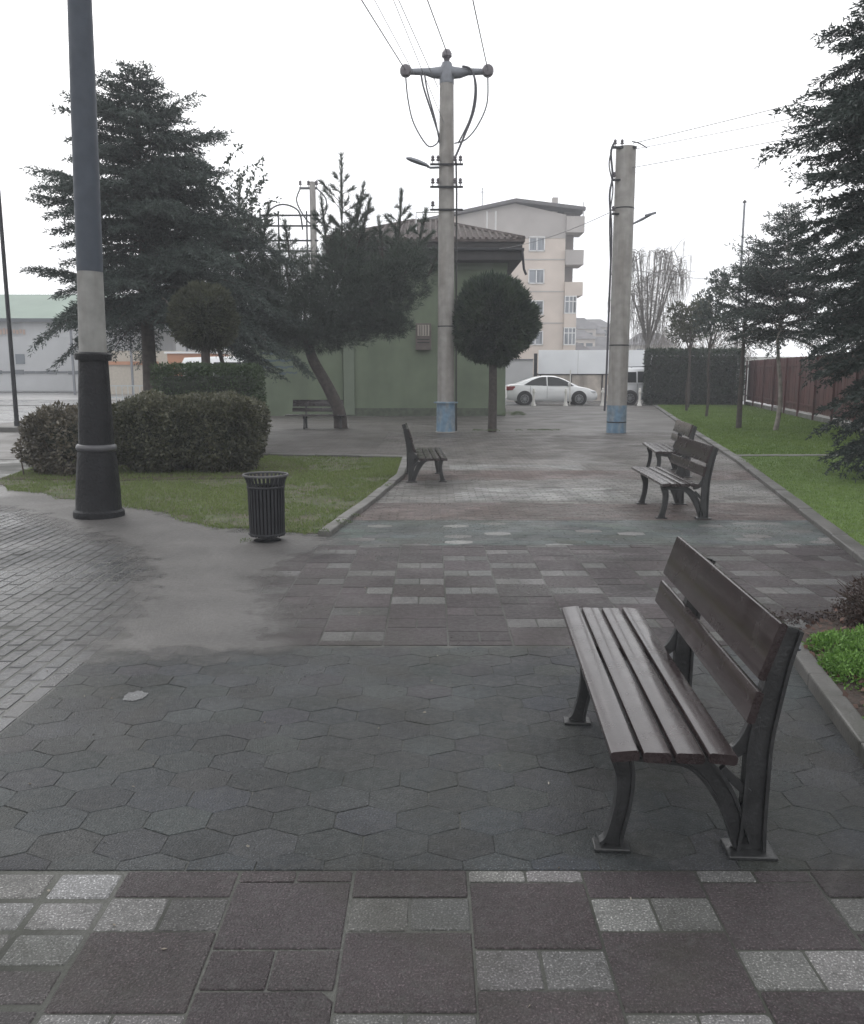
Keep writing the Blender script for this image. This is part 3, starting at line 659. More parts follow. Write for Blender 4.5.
# lighter broadleaf with bare twigs at its right shoulder
def twiggy(name, lab, base, H, spread, n, m, wood, seed, leafn=0, leafL=.1, group=None, droop=0, levels=3, tr=.09, trunk_h=.3, upb=.9):
    rs = random.Random(seed); root = thing(name, lab, 'tree', base, group=group); b = MB(); tips = []
    def grow(p, d, L_, r, lev):
        pts = [p]; rad = [r]; q = Vector(p); dd = Vector(d).normalized()
        k = 5
        for i in range(k):
            dd = (dd+Vector((rs.gauss(0, .13), rs.gauss(0, .13), rs.gauss(.02, .1)-(droop*.3 if lev >= 2 else 0)))).normalized(); q = q+dd*L_/k; pts.append(q.copy()); rad.append(max(r*(1-(i+1)/k*.6), .006))
        b.tube(pts, rad, 6 if lev < 2 else 3, False)
        if lev >= levels: tips.extend(pts[2:]); return
        for c in range(n if lev == 0 else rs.randint(3, 5)):
            i = rs.randint(2 if lev else 3, k); a = rs.uniform(0, 6.283); sp = rs.uniform(.45, .95)*spread
            nd = (dd*upb+Vector((math.cos(a)*sp, math.sin(a)*sp, rs.uniform(-.1, .3)))).normalized()
            grow(pts[i], nd, L_*rs.uniform(.55, .8), rad[i]*.5, lev+1)
    grow(Vector((0, 0, 0)), (rs.gauss(0, .04), rs.gauss(0, .04), 1), H*trunk_h*1.6, tr, 0)
    b.build('trunk', wood, root, smooth=60, recalc=False)
    if droop:
        s = MB()
        for t in tips:
            if rs.random() < .9:
                Ld = rs.uniform(.6, 1.0)*droop; s.tube([t, t+Vector((rs.gauss(0, .12), rs.gauss(0, .12), -Ld*.5)), t+Vector((rs.gauss(0, .2), rs.gauss(0, .2), -Ld))], [.012, .010, .006], 3, False)
        s.build('hanging_twigs', wood, root, recalc=False)
    if leafn:
        c = Cards(); T = np.array([tuple(t) for t in tips]); idx = rng.integers(0, len(T), leafn)
        c.add(T[idx]+rng.normal(0, .045, (leafn, 3)), rng.normal(size=(leafn, 3)), leafL*rng.uniform(.6, 1.2, leafn), leafL*.5, rng.uniform(0, 1, leafn)); c.build('crown', m, root)
    return root
M_thinleaf = leafmat('thin_leaf', (.05, .06, .05), (.10, .11, .09))
twiggy('bare_tree', 'half bare tree with thin curved twigs between the fir and the pine', (-5.6, 24.0, 0), 5.2, .8, 7, M_pine, M_bark, 12, leafn=3200, leafL=.13, trunk_h=.42)

# leaning pine
pr = thing('pine_tree', 'leaning pine with bent trunk and wide flat crown over the small bench', 'tree', (-2.72, 25.4, 0))
b = MB(); tk = smoothline([(.0, 0, 0), (-.05, 0, .5), (-.35, 0, 1.2), (-.78, 0, 2.0), (-.95, .1, 2.6)], 5)
b.tube(tk, [.21-.075*i/(len(tk)-1) for i in range(len(tk))], 12)
lob = [((-1.0, 0, 3.2), (1.7, 1.5, .9), 900), ((-2.5, .2, 3.6), (1.3, 1.2, 1.2), 800), ((-2.9, 0, 4.9), (.8, .8, 1.3), 420), ((-1.5, .2, 4.4), (1.2, 1.1, 1.0), 620),
       ((.1, 0, 3.9), (1.4, 1.3, 1.15), 900), ((1.1, .2, 3.9), (1.1, 1.0, 1.2), 620), ((1.95, 0, 4.5), (.85, .8, .95), 420), ((.2, .1, 4.9), (.8, .8, .9), 330), ((-.6, 0, 2.7), (1.5, 1.2, .45), 500),
       ((1.3, 0, 3.1), (.8, .8, .55), 320), ((-2.5, 0, 2.85), (1.0, 1.0, .5), 380),
       ((-2.4, 0, 5.4), (.5, .4, .5), 90), ((-3.3, 0, 5.5), (.5, .4, .5), 100)]
shoots = [((.1, 0, 5.0), (.15, 0, 7.7)), ((-.3, 0, 4.9), (-.45, 0, 6.6)), ((.5, 0, 5.0), (.95, 0, 6.5)), ((1.7, 0, 4.8), (1.85, 0, 6.75)), ((1.3, 0, 4.7), (1.2, 0, 6.0)), ((2.2, 0, 4.8), (2.55, 0, 6.2)), ((-2.9, 0, 5.4), (-2.75, 0, 7.0)), ((-2.2, 0, 5.2), (-1.95, 0, 6.3)), ((-3.5, .2, 5.4), (-3.75, .2, 6.6)), ((.3, .4, 5.0), (.75, .4, 7.0)), ((-1.4, 0, 4.9), (-1.5, 0, 5.9)), ((2.6, 0, 4.4), (3.0, 0, 5.3))]
for ctr, rad, n in lob:
    c_ = Vector(ctr); st = Vector(tk[-1]); md = st.lerp(c_, .5)+Vector((0, 0, -.25 if rad[2] > .75 else 0)); top = c_+Vector((0, 0, rad[2]*.5))
    b.tube(smoothline([tuple(st), tuple(md), tuple(c_), tuple(top)], 4), [.075-.062*i/12 for i in range(13)], 6, False)
c = Cards(); rs_ = np.random.default_rng(77)
for a_, t_ in shoots:
    a_ = np.array(a_, float); t_ = np.array(t_, float); b.tube([tuple(a_), tuple((a_+t_)/2+np.array([.03, 0, 0])), tuple(t_-np.array([0, 0, .15]))], [.028, .02, .01], 5, False); H_ = t_[2]-a_[2]
    tw_ = [(a_, t_, .30)]
    for k in range(int(4+H_*5)):
        u = (k+.3)/(4+H_*5)*.8+rs_.uniform(-.05, .05); az = k*2.4+rs_.uniform(-.9, .9); l_ = H_*.40*(1.05-u)*rs_.uniform(.6, 1.25); st_ = a_+(t_-a_)*u; e_ = st_+np.array([math.cos(az)*l_*.85, math.sin(az)*l_*.85, l_*rs_.uniform(.35, .9)])
        b.tube([tuple(st_), tuple(e_)], [.012, .006], 4, False); tw_.append((st_, e_, .30))
    for p_, q_, w_ in tw_:
        L_ = np.linalg.norm(q_-p_); n_k = int(L_*230)+14; u = rs_.uniform(.25, 1, (n_k, 1))**.8; d_ = norm(q_-p_)
        c.add(p_+(q_-p_)*u, d_*.9+rs_.normal(0, .36, (n_k, 3)), .20*rs_.uniform(.5, 1.2, n_k), .013, np.clip(rs_.normal(.6, .2, n_k), 0, 1))
b.build('trunk', M_bark, pr, smooth=60, recalc=False)
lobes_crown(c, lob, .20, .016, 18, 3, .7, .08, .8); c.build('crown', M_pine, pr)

# ball-clipped trees
def ball_tree(name, lab, base, zc, rad, m, L, n, th, tr=.12, seed=2, shape=None):
    root = thing(name, lab, 'tree', base, group='ball clipped trees'); c = Cards(); rs = np.random.default_rng(seed)
    d = norm(rs.normal(size=(n, 3))); nz = np.array([mnoise.noise(Vector((a*1.8+seed, b_*1.8, e*1.8))) for a, b_, e in d])[:, None]
    nz2 = np.array([mnoise.noise(Vector((a*5+seed, b_*5, e*5))) for a, b_, e in d])[:, None]; sc = (1+.11*nz+.09*nz2); sc = sc*(shape(d)[:, None] if shape else 1)
    P = np.array([0, 0, zc])+d*np.array(rad)*sc*rs.uniform(.80, 1.0, (n, 1)); D = d+rs.normal(0, .45, (n, 3))+np.array([0, 0, .25])
    c.add(P, D, L*rs.uniform(.5, 1.3, n), L*.22, np.clip(.45+nz[:, 0]*.6+nz2[:, 0]*.9+rs.normal(0, .2, n), 0, 1)); c.build('crown', m, root)
    vs = []; fs = []; k1, k2 = 14, 20
    for i in range(k1+1):
        for j in range(k2):
            ph = math.pi*i/k1; a = 2*math.pi*j/k2; q = np.array([[math.sin(ph)*math.cos(a), math.sin(ph)*math.sin(a), math.cos(ph)]]); s_ = .86*(shape(q)[0] if shape else 1)
            vs.append((q[0][0]*rad[0]*s_, q[0][1]*rad[1]*s_, zc+q[0][2]*rad[2]*s_))
    for i in range(k1):
        for j in range(k2): fs.append((i*k2+j, i*k2+(j+1) % k2, i*k2+k2+(j+1) % k2, i*k2+k2+j))
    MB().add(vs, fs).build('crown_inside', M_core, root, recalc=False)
    MB().tube([(0, 0, 0), (.01, 0, th*.5), (0, 0, th)], [tr*1.1, tr, tr*.9], 12).build('trunk', M_bark, root, smooth=60); return root
ball_tree('topiary_tree', 'dark ball clipped tree on a straight trunk right of the tall concrete pole', (1.68, 23.8, 0), 3.0, (1.16, 1.16, 1.15), M_cyp, .17, 26000, 2.2, .115, 2,
          shape=lambda d: 1+.10*d[:, 2]*(d[:, 2] > 0)-.12*np.abs(d[:, 0])*(d[:, 2] > .4)-.04*(d[:, 2] < -.6))
ball_tree('topiary_tree', 'small dull green ball clipped tree above the square hedge in front of the fir', (-4.72, 18, 0), 2.76, (.68, .68, .66), M_top, .10, 14000, 2.3, .10, 6)
# hedges
def hedge(name, lab, loc, dim, rz, m, L, n, seed, core=.82, rnd=.32, lump=.12, cat='hedge', stems=True, group=None, z0=.1):
    root = thing(name, lab, cat, loc, rz, group); rs = np.random.default_rng(seed); sx, sy, sz = dim
    d = rs.uniform(-1, 1, (n, 3)); ax = rs.choice(3, n, p=np.array([sy*sz, sx*sz, sx*sy])/(sy*sz+sx*sz+sx*sy)); d[np.arange(n), ax] = np.sign(d[np.arange(n), ax])
    p = d*np.array([sx, sy, sz])/2; q = np.clip(p, -np.array([sx, sy, sz])/2+rnd, np.array([sx, sy, sz])/2-rnd); e = p-q; el = np.linalg.norm(e, axis=1, keepdims=True)
    p = np.where(el > rnd, q+e/np.maximum(el, 1e-6)*rnd, p); nrm = norm(np.where(el > 1e-6, e, d))
    nz = np.array([mnoise.noise(Vector((a*1.6+seed, b_*1.6, c_*1.6)))+.6*mnoise.noise(Vector((a*4, b_*4, c_*4+seed))) for a, b_, c_ in p])[:, None]
    p = p+nrm*(nz*lump-rs.uniform(0, 1, (n, 1))**2*.22); p[:, 2] += sz/2+z0; p[:, 2] = np.maximum(p[:, 2], .03)
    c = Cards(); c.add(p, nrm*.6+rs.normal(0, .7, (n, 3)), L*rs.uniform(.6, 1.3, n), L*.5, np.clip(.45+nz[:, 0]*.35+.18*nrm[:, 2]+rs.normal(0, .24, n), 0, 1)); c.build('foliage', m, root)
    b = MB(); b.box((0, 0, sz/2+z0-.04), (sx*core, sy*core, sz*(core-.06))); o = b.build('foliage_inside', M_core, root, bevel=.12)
    if stems:
        b = MB()
        for k in range(int(sx/.16)):
            x = -sx/2+.12+k*.16+random.uniform(-.05, .05); y = random.uniform(-sy*.4, sy*.3)
            b.tube([(x, y, 0), (x+random.gauss(0, .05), y-random.uniform(0, .1), .25), (x+random.gauss(0, .12), y-random.uniform(.0, .2), .6)], [.014, .011, .007], 5, False)
        b.build('stems', M_stem, root, recalc=False)
    return root
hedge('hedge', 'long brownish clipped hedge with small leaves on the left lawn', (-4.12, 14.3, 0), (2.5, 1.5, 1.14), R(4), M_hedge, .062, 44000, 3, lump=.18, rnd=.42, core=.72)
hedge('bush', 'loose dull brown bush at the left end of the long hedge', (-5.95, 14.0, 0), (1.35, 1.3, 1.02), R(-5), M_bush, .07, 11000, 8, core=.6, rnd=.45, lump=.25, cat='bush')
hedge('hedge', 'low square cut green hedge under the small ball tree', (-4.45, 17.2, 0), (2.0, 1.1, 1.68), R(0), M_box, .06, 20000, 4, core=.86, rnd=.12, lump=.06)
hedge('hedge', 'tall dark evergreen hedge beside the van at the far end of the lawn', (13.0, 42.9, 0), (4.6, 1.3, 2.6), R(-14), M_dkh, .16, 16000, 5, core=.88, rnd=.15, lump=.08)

# soil edge under the hedge
M_mulch = mat('mulch', (.05, .036, .028), .95, var=.4, vscale=8, bump=1.5, bscale=50)
o = MB().slab(wobble([(-6.7, 13.0), (-4.5, 12.9), (-2.3, 13.3), (-2.1, 14.2), (-2.6, 15.8), (-6.5, 16)], .2, .08), -.02, .018).build('hedge_soil', M_mulch); tag(o, kind='structure')

# right-hand conifers
conifer('fir_tree', 'tallest dark fir filling the right edge of the view', (8.2, 12.6, 0), 9.8, 2.7, .15, 780, M_fir2, rise=.05, droop=.36,
        prof=lambda t: (.68+.72*t if t < .55 else 1.06*(1-(t-.55)/.45)**.6), L=.085, Wd=.024, dens=1.7, tr=.25, seed=9, tw=.33)
conifer('fir_tree', 'shorter pointed fir on a thin pale wavy trunk, left of the tallest fir', (9.55, 23.7, 0), 6.0, 1.85, 2.6, 150, M_fir, rise=.25, droop=.30, prof=lambda t: (1-t)**.9, L=.11, Wd=.027, dens=1.5, tr=.07, seed=21, bark=M_barkl)
conifer('fir_tree', 'small dark fir low behind the others above the red fence', (11.2, 20.5, 0), 4.6, 2.1, 2.4, 170, M_fir2, rise=.2, droop=.3, prof=lambda t: (1-t)**.5, L=.11, Wd=.028, dens=1.4, tr=.08, seed=23)
conifer('young_fir', 'young feathery fir on a thin bent pale stem in the back lawn', (8.85, 24.6, 0), 5.1, 1.05, 2.4, 80, M_pine, rise=.35, droop=.45, prof=lambda t: (1-t)**.6, L=.13, Wd=.022, dens=1.1, tr=.085, seed=31)
def small_tree(lab, base, H, lobes, m, bark, r, bend, seed, L=.12, tuft=5):
    root = thing('young_tree', lab, 'tree', base, group='young trees in the back lawn'); b = MB()
    b.tube(smoothline([(0, 0, 0), (bend, 0, H*.3), (-bend*.5, 0, H*.65), (0, 0, H)], 5), [r*(1-.4*i/15) for i in range(16)], 8)
    for ctr, rad, n in lobes: b.tube([(0, 0, H*.9), tuple(Vector((0, 0, H)).lerp(Vector(ctr), .6)), ctr], [r*.5, r*.35, .01], 5, False)
    b.build('trunk', bark, root, smooth=60, recalc=False); c = Cards(); lobes_crown(c, lobes, L, L*.35, tuft, seed, .9, .05, .3); c.build('crown', m, root); return root
small_tree('young dark tree with straight thin trunk, leftmost in the back lawn', (11.6, 38.8, 0), 2.9, [((0, 0, 3.8), (.9, .8, .8), 260), ((-.5, 0, 3.3), (.6, .6, .5), 120), ((.4, 0, 4.5), (.5, .5, .5), 110)], M_top, M_bark, .06, .03, 4, .16)
small_tree('young leafy tree, second from the left in the back lawn', (10.6, 35.6, 0), 2.7, [((0, 0, 3.7), (.85, .8, .7), 230), ((.5, 0, 4.2), (.5, .5, .5), 110), ((-.5, 0, 4.1), (.4, .4, .4), 80)], M_top, M_bark, .06, -.04, 5, .16)
small_tree('young tall leafy tree with ragged crown beside the feathery fir', (9.95, 31.0, 0), 2.7, [((0, 0, 4.0), (.55, .5, .8), 200), ((.3, 0, 4.8), (.45, .4, .45), 120), ((-.3, 0, 3.3), (.4, .4, .4), 80), ((.5, 0, 3.6), (.4, .4, .6), 90)], M_fir, M_bark, .055, .04, 6, .14)
# white tape/label strip on the young fir
o = MB().box((9.15, 24.5, 2.62), (.66, .03, .05), 0, 0, R(-6)).build('wooden_crossbar', mat('pale_wood', (.45, .43, .40), .7, var=.2)); tag(o, 'short pale bar tied to the stem of the feathery young fir', 'wooden bar')
def willow(name, lab, base, H, spread, seed, wood, nl=11, hang=2.6):
    rs = random.Random(seed); root = thing(name, lab, 'tree', base); b = MB(); h = MB()
    b.tube(smoothline([(0, 0, 0), (.1, 0, H*.18), (-.05, .1, H*.36)], 4), [.2-.07*i/8 for i in range(9)], 8)
    for i in range(nl):
        a = i*2.4+rs.uniform(-.3, .3); R_ = spread*rs.uniform(.35, 1); zt = H*rs.uniform(.72, 1.0)
        P_ = smoothline([(0, 0, H*.34), (math.cos(a)*R_*.35, math.sin(a)*R_*.35, H*.55), (math.cos(a)*R_*.75, math.sin(a)*R_*.75, zt), (math.cos(a)*R_*1.05, math.sin(a)*R_*1.05, zt-.5)], 7)
        b.tube(P_, [.08*(1-.85*k/(len(P_)-1)) for k in range(len(P_))], 5, False)
        for k in range(16):
            q = Vector(P_[rs.randint(5, len(P_)-1)]); aa = rs.uniform(0, 6.283); L_ = rs.uniform(.4, 1.3); e = q+Vector((math.cos(aa)*L_, math.sin(aa)*L_, rs.uniform(-.1, .6)*L_)); m_ = q.lerp(e, .5)+Vector((0, 0, .15*L_))
            b.tube([q, m_, e], [.022, .016, .010], 3, False)
            for w in range(5):
                st = q.lerp(e, rs.uniform(.3, 1)); D_ = hang*rs.uniform(.35, 1.0)
                h.tube([st, st+Vector((rs.gauss(0, .10), rs.gauss(0, .1), -D_*.4)), st+Vector((rs.gauss(0, .18), rs.gauss(0, .18), -D_))], [.011, .009, .006], 3, False)
    b.build('trunk', wood, root, smooth=60, recalc=False); h.build('hanging_twigs', wood, root, recalc=False)
willow('willow_tree', 'bare weeping willow with hanging twigs right of the pale pole', (13.7, 55, 0), 9.3, 2.3, 44, mat('willow_bark', (.14, .13, .12), .9, var=.2))
twiggy('bare_tree', 'bare brown tree with upright twigs just right of the willow', (17.0, 60, 0), 6.0, .95, 9, None, M_barkl, 45, droop=.9, levels=3, tr=.16, trunk_h=.33)
twiggy('bare_tree', 'bare bushy tree rising behind the tall dark hedge', (17.5, 56, 0), 6.5, 1.0, 8, None, M_barkl, 46, droop=.8, levels=3, tr=.16, trunk_h=.33)
ms = thing('mast', 'thin distant mast above the young trees on the right', 'mast', (21.1, 60, 0))
MB().tube([(0, 0, 0), (0, 0, 12.9)], [.12, .07], 8).build('shaft', M_metal, ms); MB().lathe([(.04, 12.9), (.16, 12.95), (.04, 13.1)], 8).build('cap', M_dark, ms)

# ------------------------------------------------------------------ red fence
M_red = mat('red_fence_paint', (.070, .017, .016), .6, var=.25, vscale=1.5, streak=(3, 3, .8, (.045, .014, .013)))
fx0, fy0, fx1, fy1 = 10.5, 16.9, 15.65, 42.6
fl_ = math.hypot(fx1-fx0, fy1-fy0); fa = math.atan2(fy1-fy0, fx1-fx0)
fc = thing('fence', 'dark red boarded fence along the right side of the back lawn', 'fence', (fx0, fy0, 0), fa)
n_ = int(fl_/.20); b = MB()
for i in range(n_): b.box(((i+.5)*fl_/n_, .0+random.gauss(0, .004), 1.24+random.gauss(0, .008)), (fl_/n_-.012, .022, 1.92))
b.build('boards', M_red, fc)
b = MB()
for z in (.5, 1.9): b.box((fl_/2, .035, z), (fl_, .04, .07))
b.build('rails', M_red, fc)
for i in range(12): MB().box((i*fl_/11, .09, 1.1), (.07, .07, 2.2)).build('post', M_red, fc)
b = MB()
for i in range(20): b.box(((i+.5)*fl_/20, 0, .09), (fl_/20-.01, .16, .24))
b.build('plinth', M_kerb, fc, bevel=.01)

# ------------------------------------------------------------------ green building
M_green = mat('green_render', (.134, .168, .112), .85, var=.12, vscale=.8, bump=.3, bscale=25, streak=(1.2, 1.2, .25, (.113, .143, .096)))
M_greenl = mat('green_render_light', (.150, .182, .136), .85, var=.1, vscale=.8, bump=.3, bscale=25)
M_tile = mat('roof_tile', (.066, .052, .048), .8, var=.4, vscale=2.5, bump=.6, bscale=20, col2=(.095, .084, .08), spec=.2)
M_eave = mat('eave_board', (.032, .030, .030), .8, var=.25, vscale=2)
gb = thing('green_building', 'plain green rendered building with dark tiled roof and grey meter box', 'building', (0, 32.5, 0))
MB().box((-.29, 5, 3.0), (6.12, 10, 6.0)).build('wall', M_green, gb)
for x, w in ((-3.13, .40), (2.52, .50)): MB().box((x, -.03, 3.0), (w, .08, 5.9)).build('pilaster', M_greenl if x < 0 else M_green, gb, bevel=.01)
MB().box((-.29, -.025, 5.52), (6.16, .06, .26)).build('frieze', M_greenl, gb)
MB().box((-.29, -.02, .15), (6.16, .06, .3)).build('plinth', mat('green_plinth', (.07, .085, .06), .85, var=.3), gb)
x0, x1, y0, y1 = -3.85, 3.28, -.85, 10.9; ez, rz_ = 6.35, 7.95; cx0, cx1, cy = -.75, .15, 5.0
b = MB().box(((x0+x1)/2, (y0+y1)/2, 5.94), (x1-x0-.06, y1-y0-.06, .62)); b.build('eave', M_eave, gb, bevel=.01)
b = MB().add([(x0-.05, y0-.05, ez-.09), (x1+.05, y0-.05, ez-.09), (x1+.05, y1, ez-.09), (x0-.05, y1, ez-.09), (cx0, cy, rz_), (cx1, cy, rz_), (x0-.05, y0-.05, ez), (x1+.05, y0-.05, ez), (x1+.05, y1, ez), (x0-.05, y1, ez)],
             [(6, 7, 5, 4), (7, 8, 5), (8, 9, 4, 5), (9, 6, 4), (0, 1, 7, 6), (1, 2, 8, 7), (2, 3, 9, 8), (3, 0, 6, 9), (0, 3, 2, 1)])
rf = b.build('roof', M_tile, gb)
b = MB()                                             # tile rolls down the front slope and ridge cap
nx = 32
for i in range(nx+1):
    x = x0+(x1-x0)*i/nx; t = 1.0
    if x < cx0: t = (x-x0)/(cx0-x0)
    if x > cx1: t = (x1-x)/(x1-cx1)
    if t < .06: continue
    b.tube([(x, y0-.06, ez+.02), (x, y0-.05+(cy-y0)*t*.98, ez+.02+(rz_-ez)*t*.98)], .055, 6)
b.tube([(x0, y0, ez+.04), (cx0, cy, rz_+.02), (cx1, cy, rz_+.02), (x1, y0, ez+.04)], .09, 6)
b.build('roof_tiles', M_tile, rf)
mt = MB().box((-.32, -.11, 2.95), (.58, .2, .98)).build('meter_box', mat('meter_grey', (.10, .085, .075), .6, var=.2), gb, bevel=.015)
b = MB().box((-.32, -.216, 3.18), (.44, .012, .40)); b.build('panel', mat('meter_panel', (.33, .30, .26), .5, streak=(30, 30, .2, (.12, .11, .10))), mt)
b = MB()
for i in range(4): b.box((-.47+i*.10, -.224, 3.18), (.016, .006, .36))
for z in (2.85, 2.74): b.box((-.32, -.216, z), (.46, .012, .03))
b.build('bars', M_dark, mt)
# lower green yard wall continuing to the left
gw = thing('green_wall', 'low green rendered wall left of the green building with faded blue paint marks', 'wall', (0, 32.6, 0))
MB().box((-5.1, 1.5, 1.65), (3.44, 3, 3.3)).build('wall', M_green, gw)
MB().box((-5.1, 1.5, 3.34), (3.6, 3.2, .09)).build('coping', M_greenl, gw, bevel=.01)
MB().box((-6.65, -.03, 1.6), (.3, .08, 3.2)).build('pilaster', M_green, gw)
b = MB()
fbm = mat('faded_blue', (.075, .105, .12), .85, var=.2)
for z, L_, x in ((2.35, 1.1, -5.95), (2.08, 1.4, -5.75), (1.82, 1.2, -5.85), (1.60, .7, -5.45)):
    b = MB(); up_ = [(x-L_/2+L_*i/14, z+.05+random.uniform(-.03, .03)) for i in range(15)]; dn_ = [(a_, b2-random.uniform(.05, .11)) for a_, b2 in reversed(up_)]
    b.extrude(up_+dn_, -.004, -.001); b.build('paint_mark', fbm, gw)
grime(M_green, (.080, .098, .07), .35, .52, .8, .6); grime(M_kerb, (.04, .042, .03), 1.5, .5, .7, .6); grime(M_kerb2, (.035, .037, .028), 1.5, .5, .7, .6)
MB().tube([(x0, y0-.08, 6.02), (x1+.02, y0-.08, 5.98)], .06, 8).tube([(x1-.05, y0-.08, 6.0), (x1+.02, y0-.12, 5.3), (x1+.10, y0-.16, 5.1)], .045, 8).build('gutter', M_dark, gb, smooth=50)
# roof vent pipe and antenna frame on the roof
b = MB().tube([(2.2, 3, 7), (2.2, 3, 8.0), (2.55, 3, 8.0), (2.55, 3, 7)], .03, 6).tube([(-.6, 1, 6.8), (-.6, 1, 7.6), (.4, 1, 7.6)], .03, 6); b.build('roof_pipe', mat('white_pipe', (.6, .6, .6), .5), gb)

# transformer frame behind the green building
tf = thing('transformer_frame', 'steel switch frame and pole rising behind the pine crown', 'utility frame', (-6.2, 44, 0))
MB().tube([(.3, 0, 0), (.3, 0, 10.9)], [.2, .15], 12).build('pole', M_conc, tf, smooth=50)
b = MB()
for z in (9.3, 8.8, 8.1, 7.6, 7.0, 6.4): b.box((-.9, -.1, z), (2.9, .08, .08))
for x in (-2.3, -1.4, 0.0): b.box((x, -.15, 7.9), (.07, .07, 3.2))
b.tube(smoothline([(-2.1, -.2, 8.4), (-1.9, -.2, 9.4), (-1.2, -.2, 9.8), (-.4, -.2, 9.5), (-.2, -.2, 8.6)], 6), .04, 6); b.build('frame', M_dark, tf)
b = MB().box((.1, 0, 10.6), (.9, .1, .1)).tube(smoothline([(-.3, 0, 10.6), (-.5, 0, 10.0), (-.1, 0, 9.2), (.3, 0, 8.8)], 5), .035, 6).tube(smoothline([(.5, 0, 10.6), (.95, 0, 10.1), (.9, 0, 9.4), (.4, 0, 8.9)], 5), .035, 6)
b.build('cables', M_cable, tf)
for x in (-.3, .1, .5): b = MB(); insul(b, (x, 0, 10.65), s=1.6); b.build('insulator', M_porc, tf)

# ------------------------------------------------------------------ apartment block
M_apt = mat('apartment_render', (.58, .51, .455), .85, var=.10, vscale=.3)
M_aptd = mat('apartment_render_grey', (.41, .385, .37), .85, var=.10, vscale=.3)
M_win = mat('window_glass', (.10, .12, .14), .12)
M_curt = mat('window_curtain', (.26, .28, .31), .5, streak=(2.5, 2.5, .3, (.06, .07, .08)))
M_white = mat('white_paint', (.72, .72, .72), .5)
M_aroof = mat('dark_roof', (.10, .095, .10), .7, var=.2)
ap = thing('apartment_building', 'beige five storey apartment block with balconies on its right corner', 'building', (0, 82, 0))
MB().extrude([(-4, 0), (12.4, 0), (12.4, 16.0), (7.7, 17.0), (2.2, 15.9), (-4, 14.6)], 0, 12).build('wall', M_apt, ap)
MB().extrude([(2.4, 13.9), (12.4, 13.9), (12.4, 15.98), (7.7, 16.98), (2.4, 15.93)], -.05, -.003).build('gable_band', M_aptd, ap)
MB().extrude([(7.7, 17.05), (1.2, 15.75), (-4.5, 14.5), (-4.5, 14.75), (1.2, 16.0), (7.7, 17.35), (14.1, 16.6), (14.1, 16.3)], -.6, 12.4).build('roof', M_aroof, ap)
MB().box((11.6, 2, 17.2), (.5, .8, 1.3)).build('chimney', M_aptd, ap)
lev = [(12.62, 14.98), (9.85, 12.25-.9), (7.0, 8.55), (4.1, 5.5), ]
def z_at(y): return 1.65+(372-y)*82/850
for i, (ya, yb) in enumerate(((225, 240), (256, 270), (286, 299), (316, 329), (346, 360))):
    za, zb = z_at(yb), z_at(ya); MB().box((13.25 if i < 3 else 12.98, 1.2, (za+zb)/2), (1.68 if i < 3 else 1.15, 3.0, zb-za)).build('balcony', M_aptd if i < 2 else M_apt, ap, bevel=.02)
for i, (ya, yb) in enumerate(((212, 225), (240, 256), (270, 286), (299, 316), (329, 346))):
    za, zb = z_at(yb), z_at(ya)
    if i < 3:
        MB().box((12.9, 2.0, (za+zb)/2), (.95, 1.2, zb-za)).build('balcony_recess', mat('recess_shade', (.20, .18, .17), .8), ap)  # shade of the open balcony painted as a darker wall colour
        if i == 0: MB().box((13.95, -.2, (za+zb)/2), (.12, .12, zb-za)).build('post', M_white, ap)
    else:
        w = MB().box((12.98, 1.2, (za+zb)/2), (1.1, 2.96, zb-za)).build('window', M_curt, ap)
        b = MB()
        for x in (12.45, 12.85, 13.2, 13.5): b.box((x, -.31, (za+zb)/2), (.08, .06, zb-za))
        for z in (za+.05, zb-.05, (za+zb)/2+.3): b.box((12.98, -.31, z), (1.1, .05, .09))
        b.build('frame', M_white, w)
for k, yc in enumerate((250.3, 280.6, 310, 339)):
    z = z_at(yc)
    for x in ((9.75,) if k < 2 else (9.75,)):
        w = MB().box((x, -.02, z), (1.4, .05, 1.2)).build('window', M_curt, ap)
        b = MB()
        for dx in (-.7, 0, .7): b.box((x+dx, -.06, z), (.10, .07, 1.3))
        for dz in (-.62, .62): b.box((x, -.06, z+dz), (1.5, .07, .10))
        b.build('frame', M_white, w)
for z in (6.2, 9.1, 12.0): MB().box((4.2, -.01, z), (16.4, .04, .12)).build('string_course', M_aptd, ap)
b = MB().tube([(4.8, 3, 15.5), (4.8, 3, 19.0)], .04, 5).tube([(4.5, 3, 18.6), (5.1, 3, 18.6)], .03, 5); b.build('antenna', M_metal, ap)
# low neighbour roofs
hs_ = [(14.8, 96, 6, 6, 3.4, 4.9, (.30, .27, .24), 'low grey house with pitched roof right beside the apartment block'),
       (27.6, 165, 6, 6, 9.6, 11.8, (.50, .46, .43), 'distant pale house with grey roof on the hillside right of the apartment block'),
       (31.5, 176, 6, 6, 9.2, 11.6, (.42, .38, .35), 'distant brownish house on the hillside, just left of the pale pole'),
       (25.2, 150, 5, 6, 7.2, 8.8, (.55, .50, .46), 'small cream house on the hillside touching the apartment block edge'),
       (29.5, 152, 5.5, 6, 6.0, 7.8, (.42, .40, .38), 'small house lower on the hillside left of the pale pole'),
       (40.0, 160, 8, 7, 6.5, 8.8, (.40, .37, .34), 'distant house behind the bare willow twigs'),
       (24.5, 128, 7, 7, 3.8, 5.4, (.55, .48, .42), 'cream house at the foot of the hillside above the hoarding'),
       (36.5, 196, 7, 8, 11.5, 13.4, (.42, .39, .37), 'farthest hillside house, highest of the distant roofs')]
o = MB(); k1, k2 = 26, 14; vs = []; fs = []
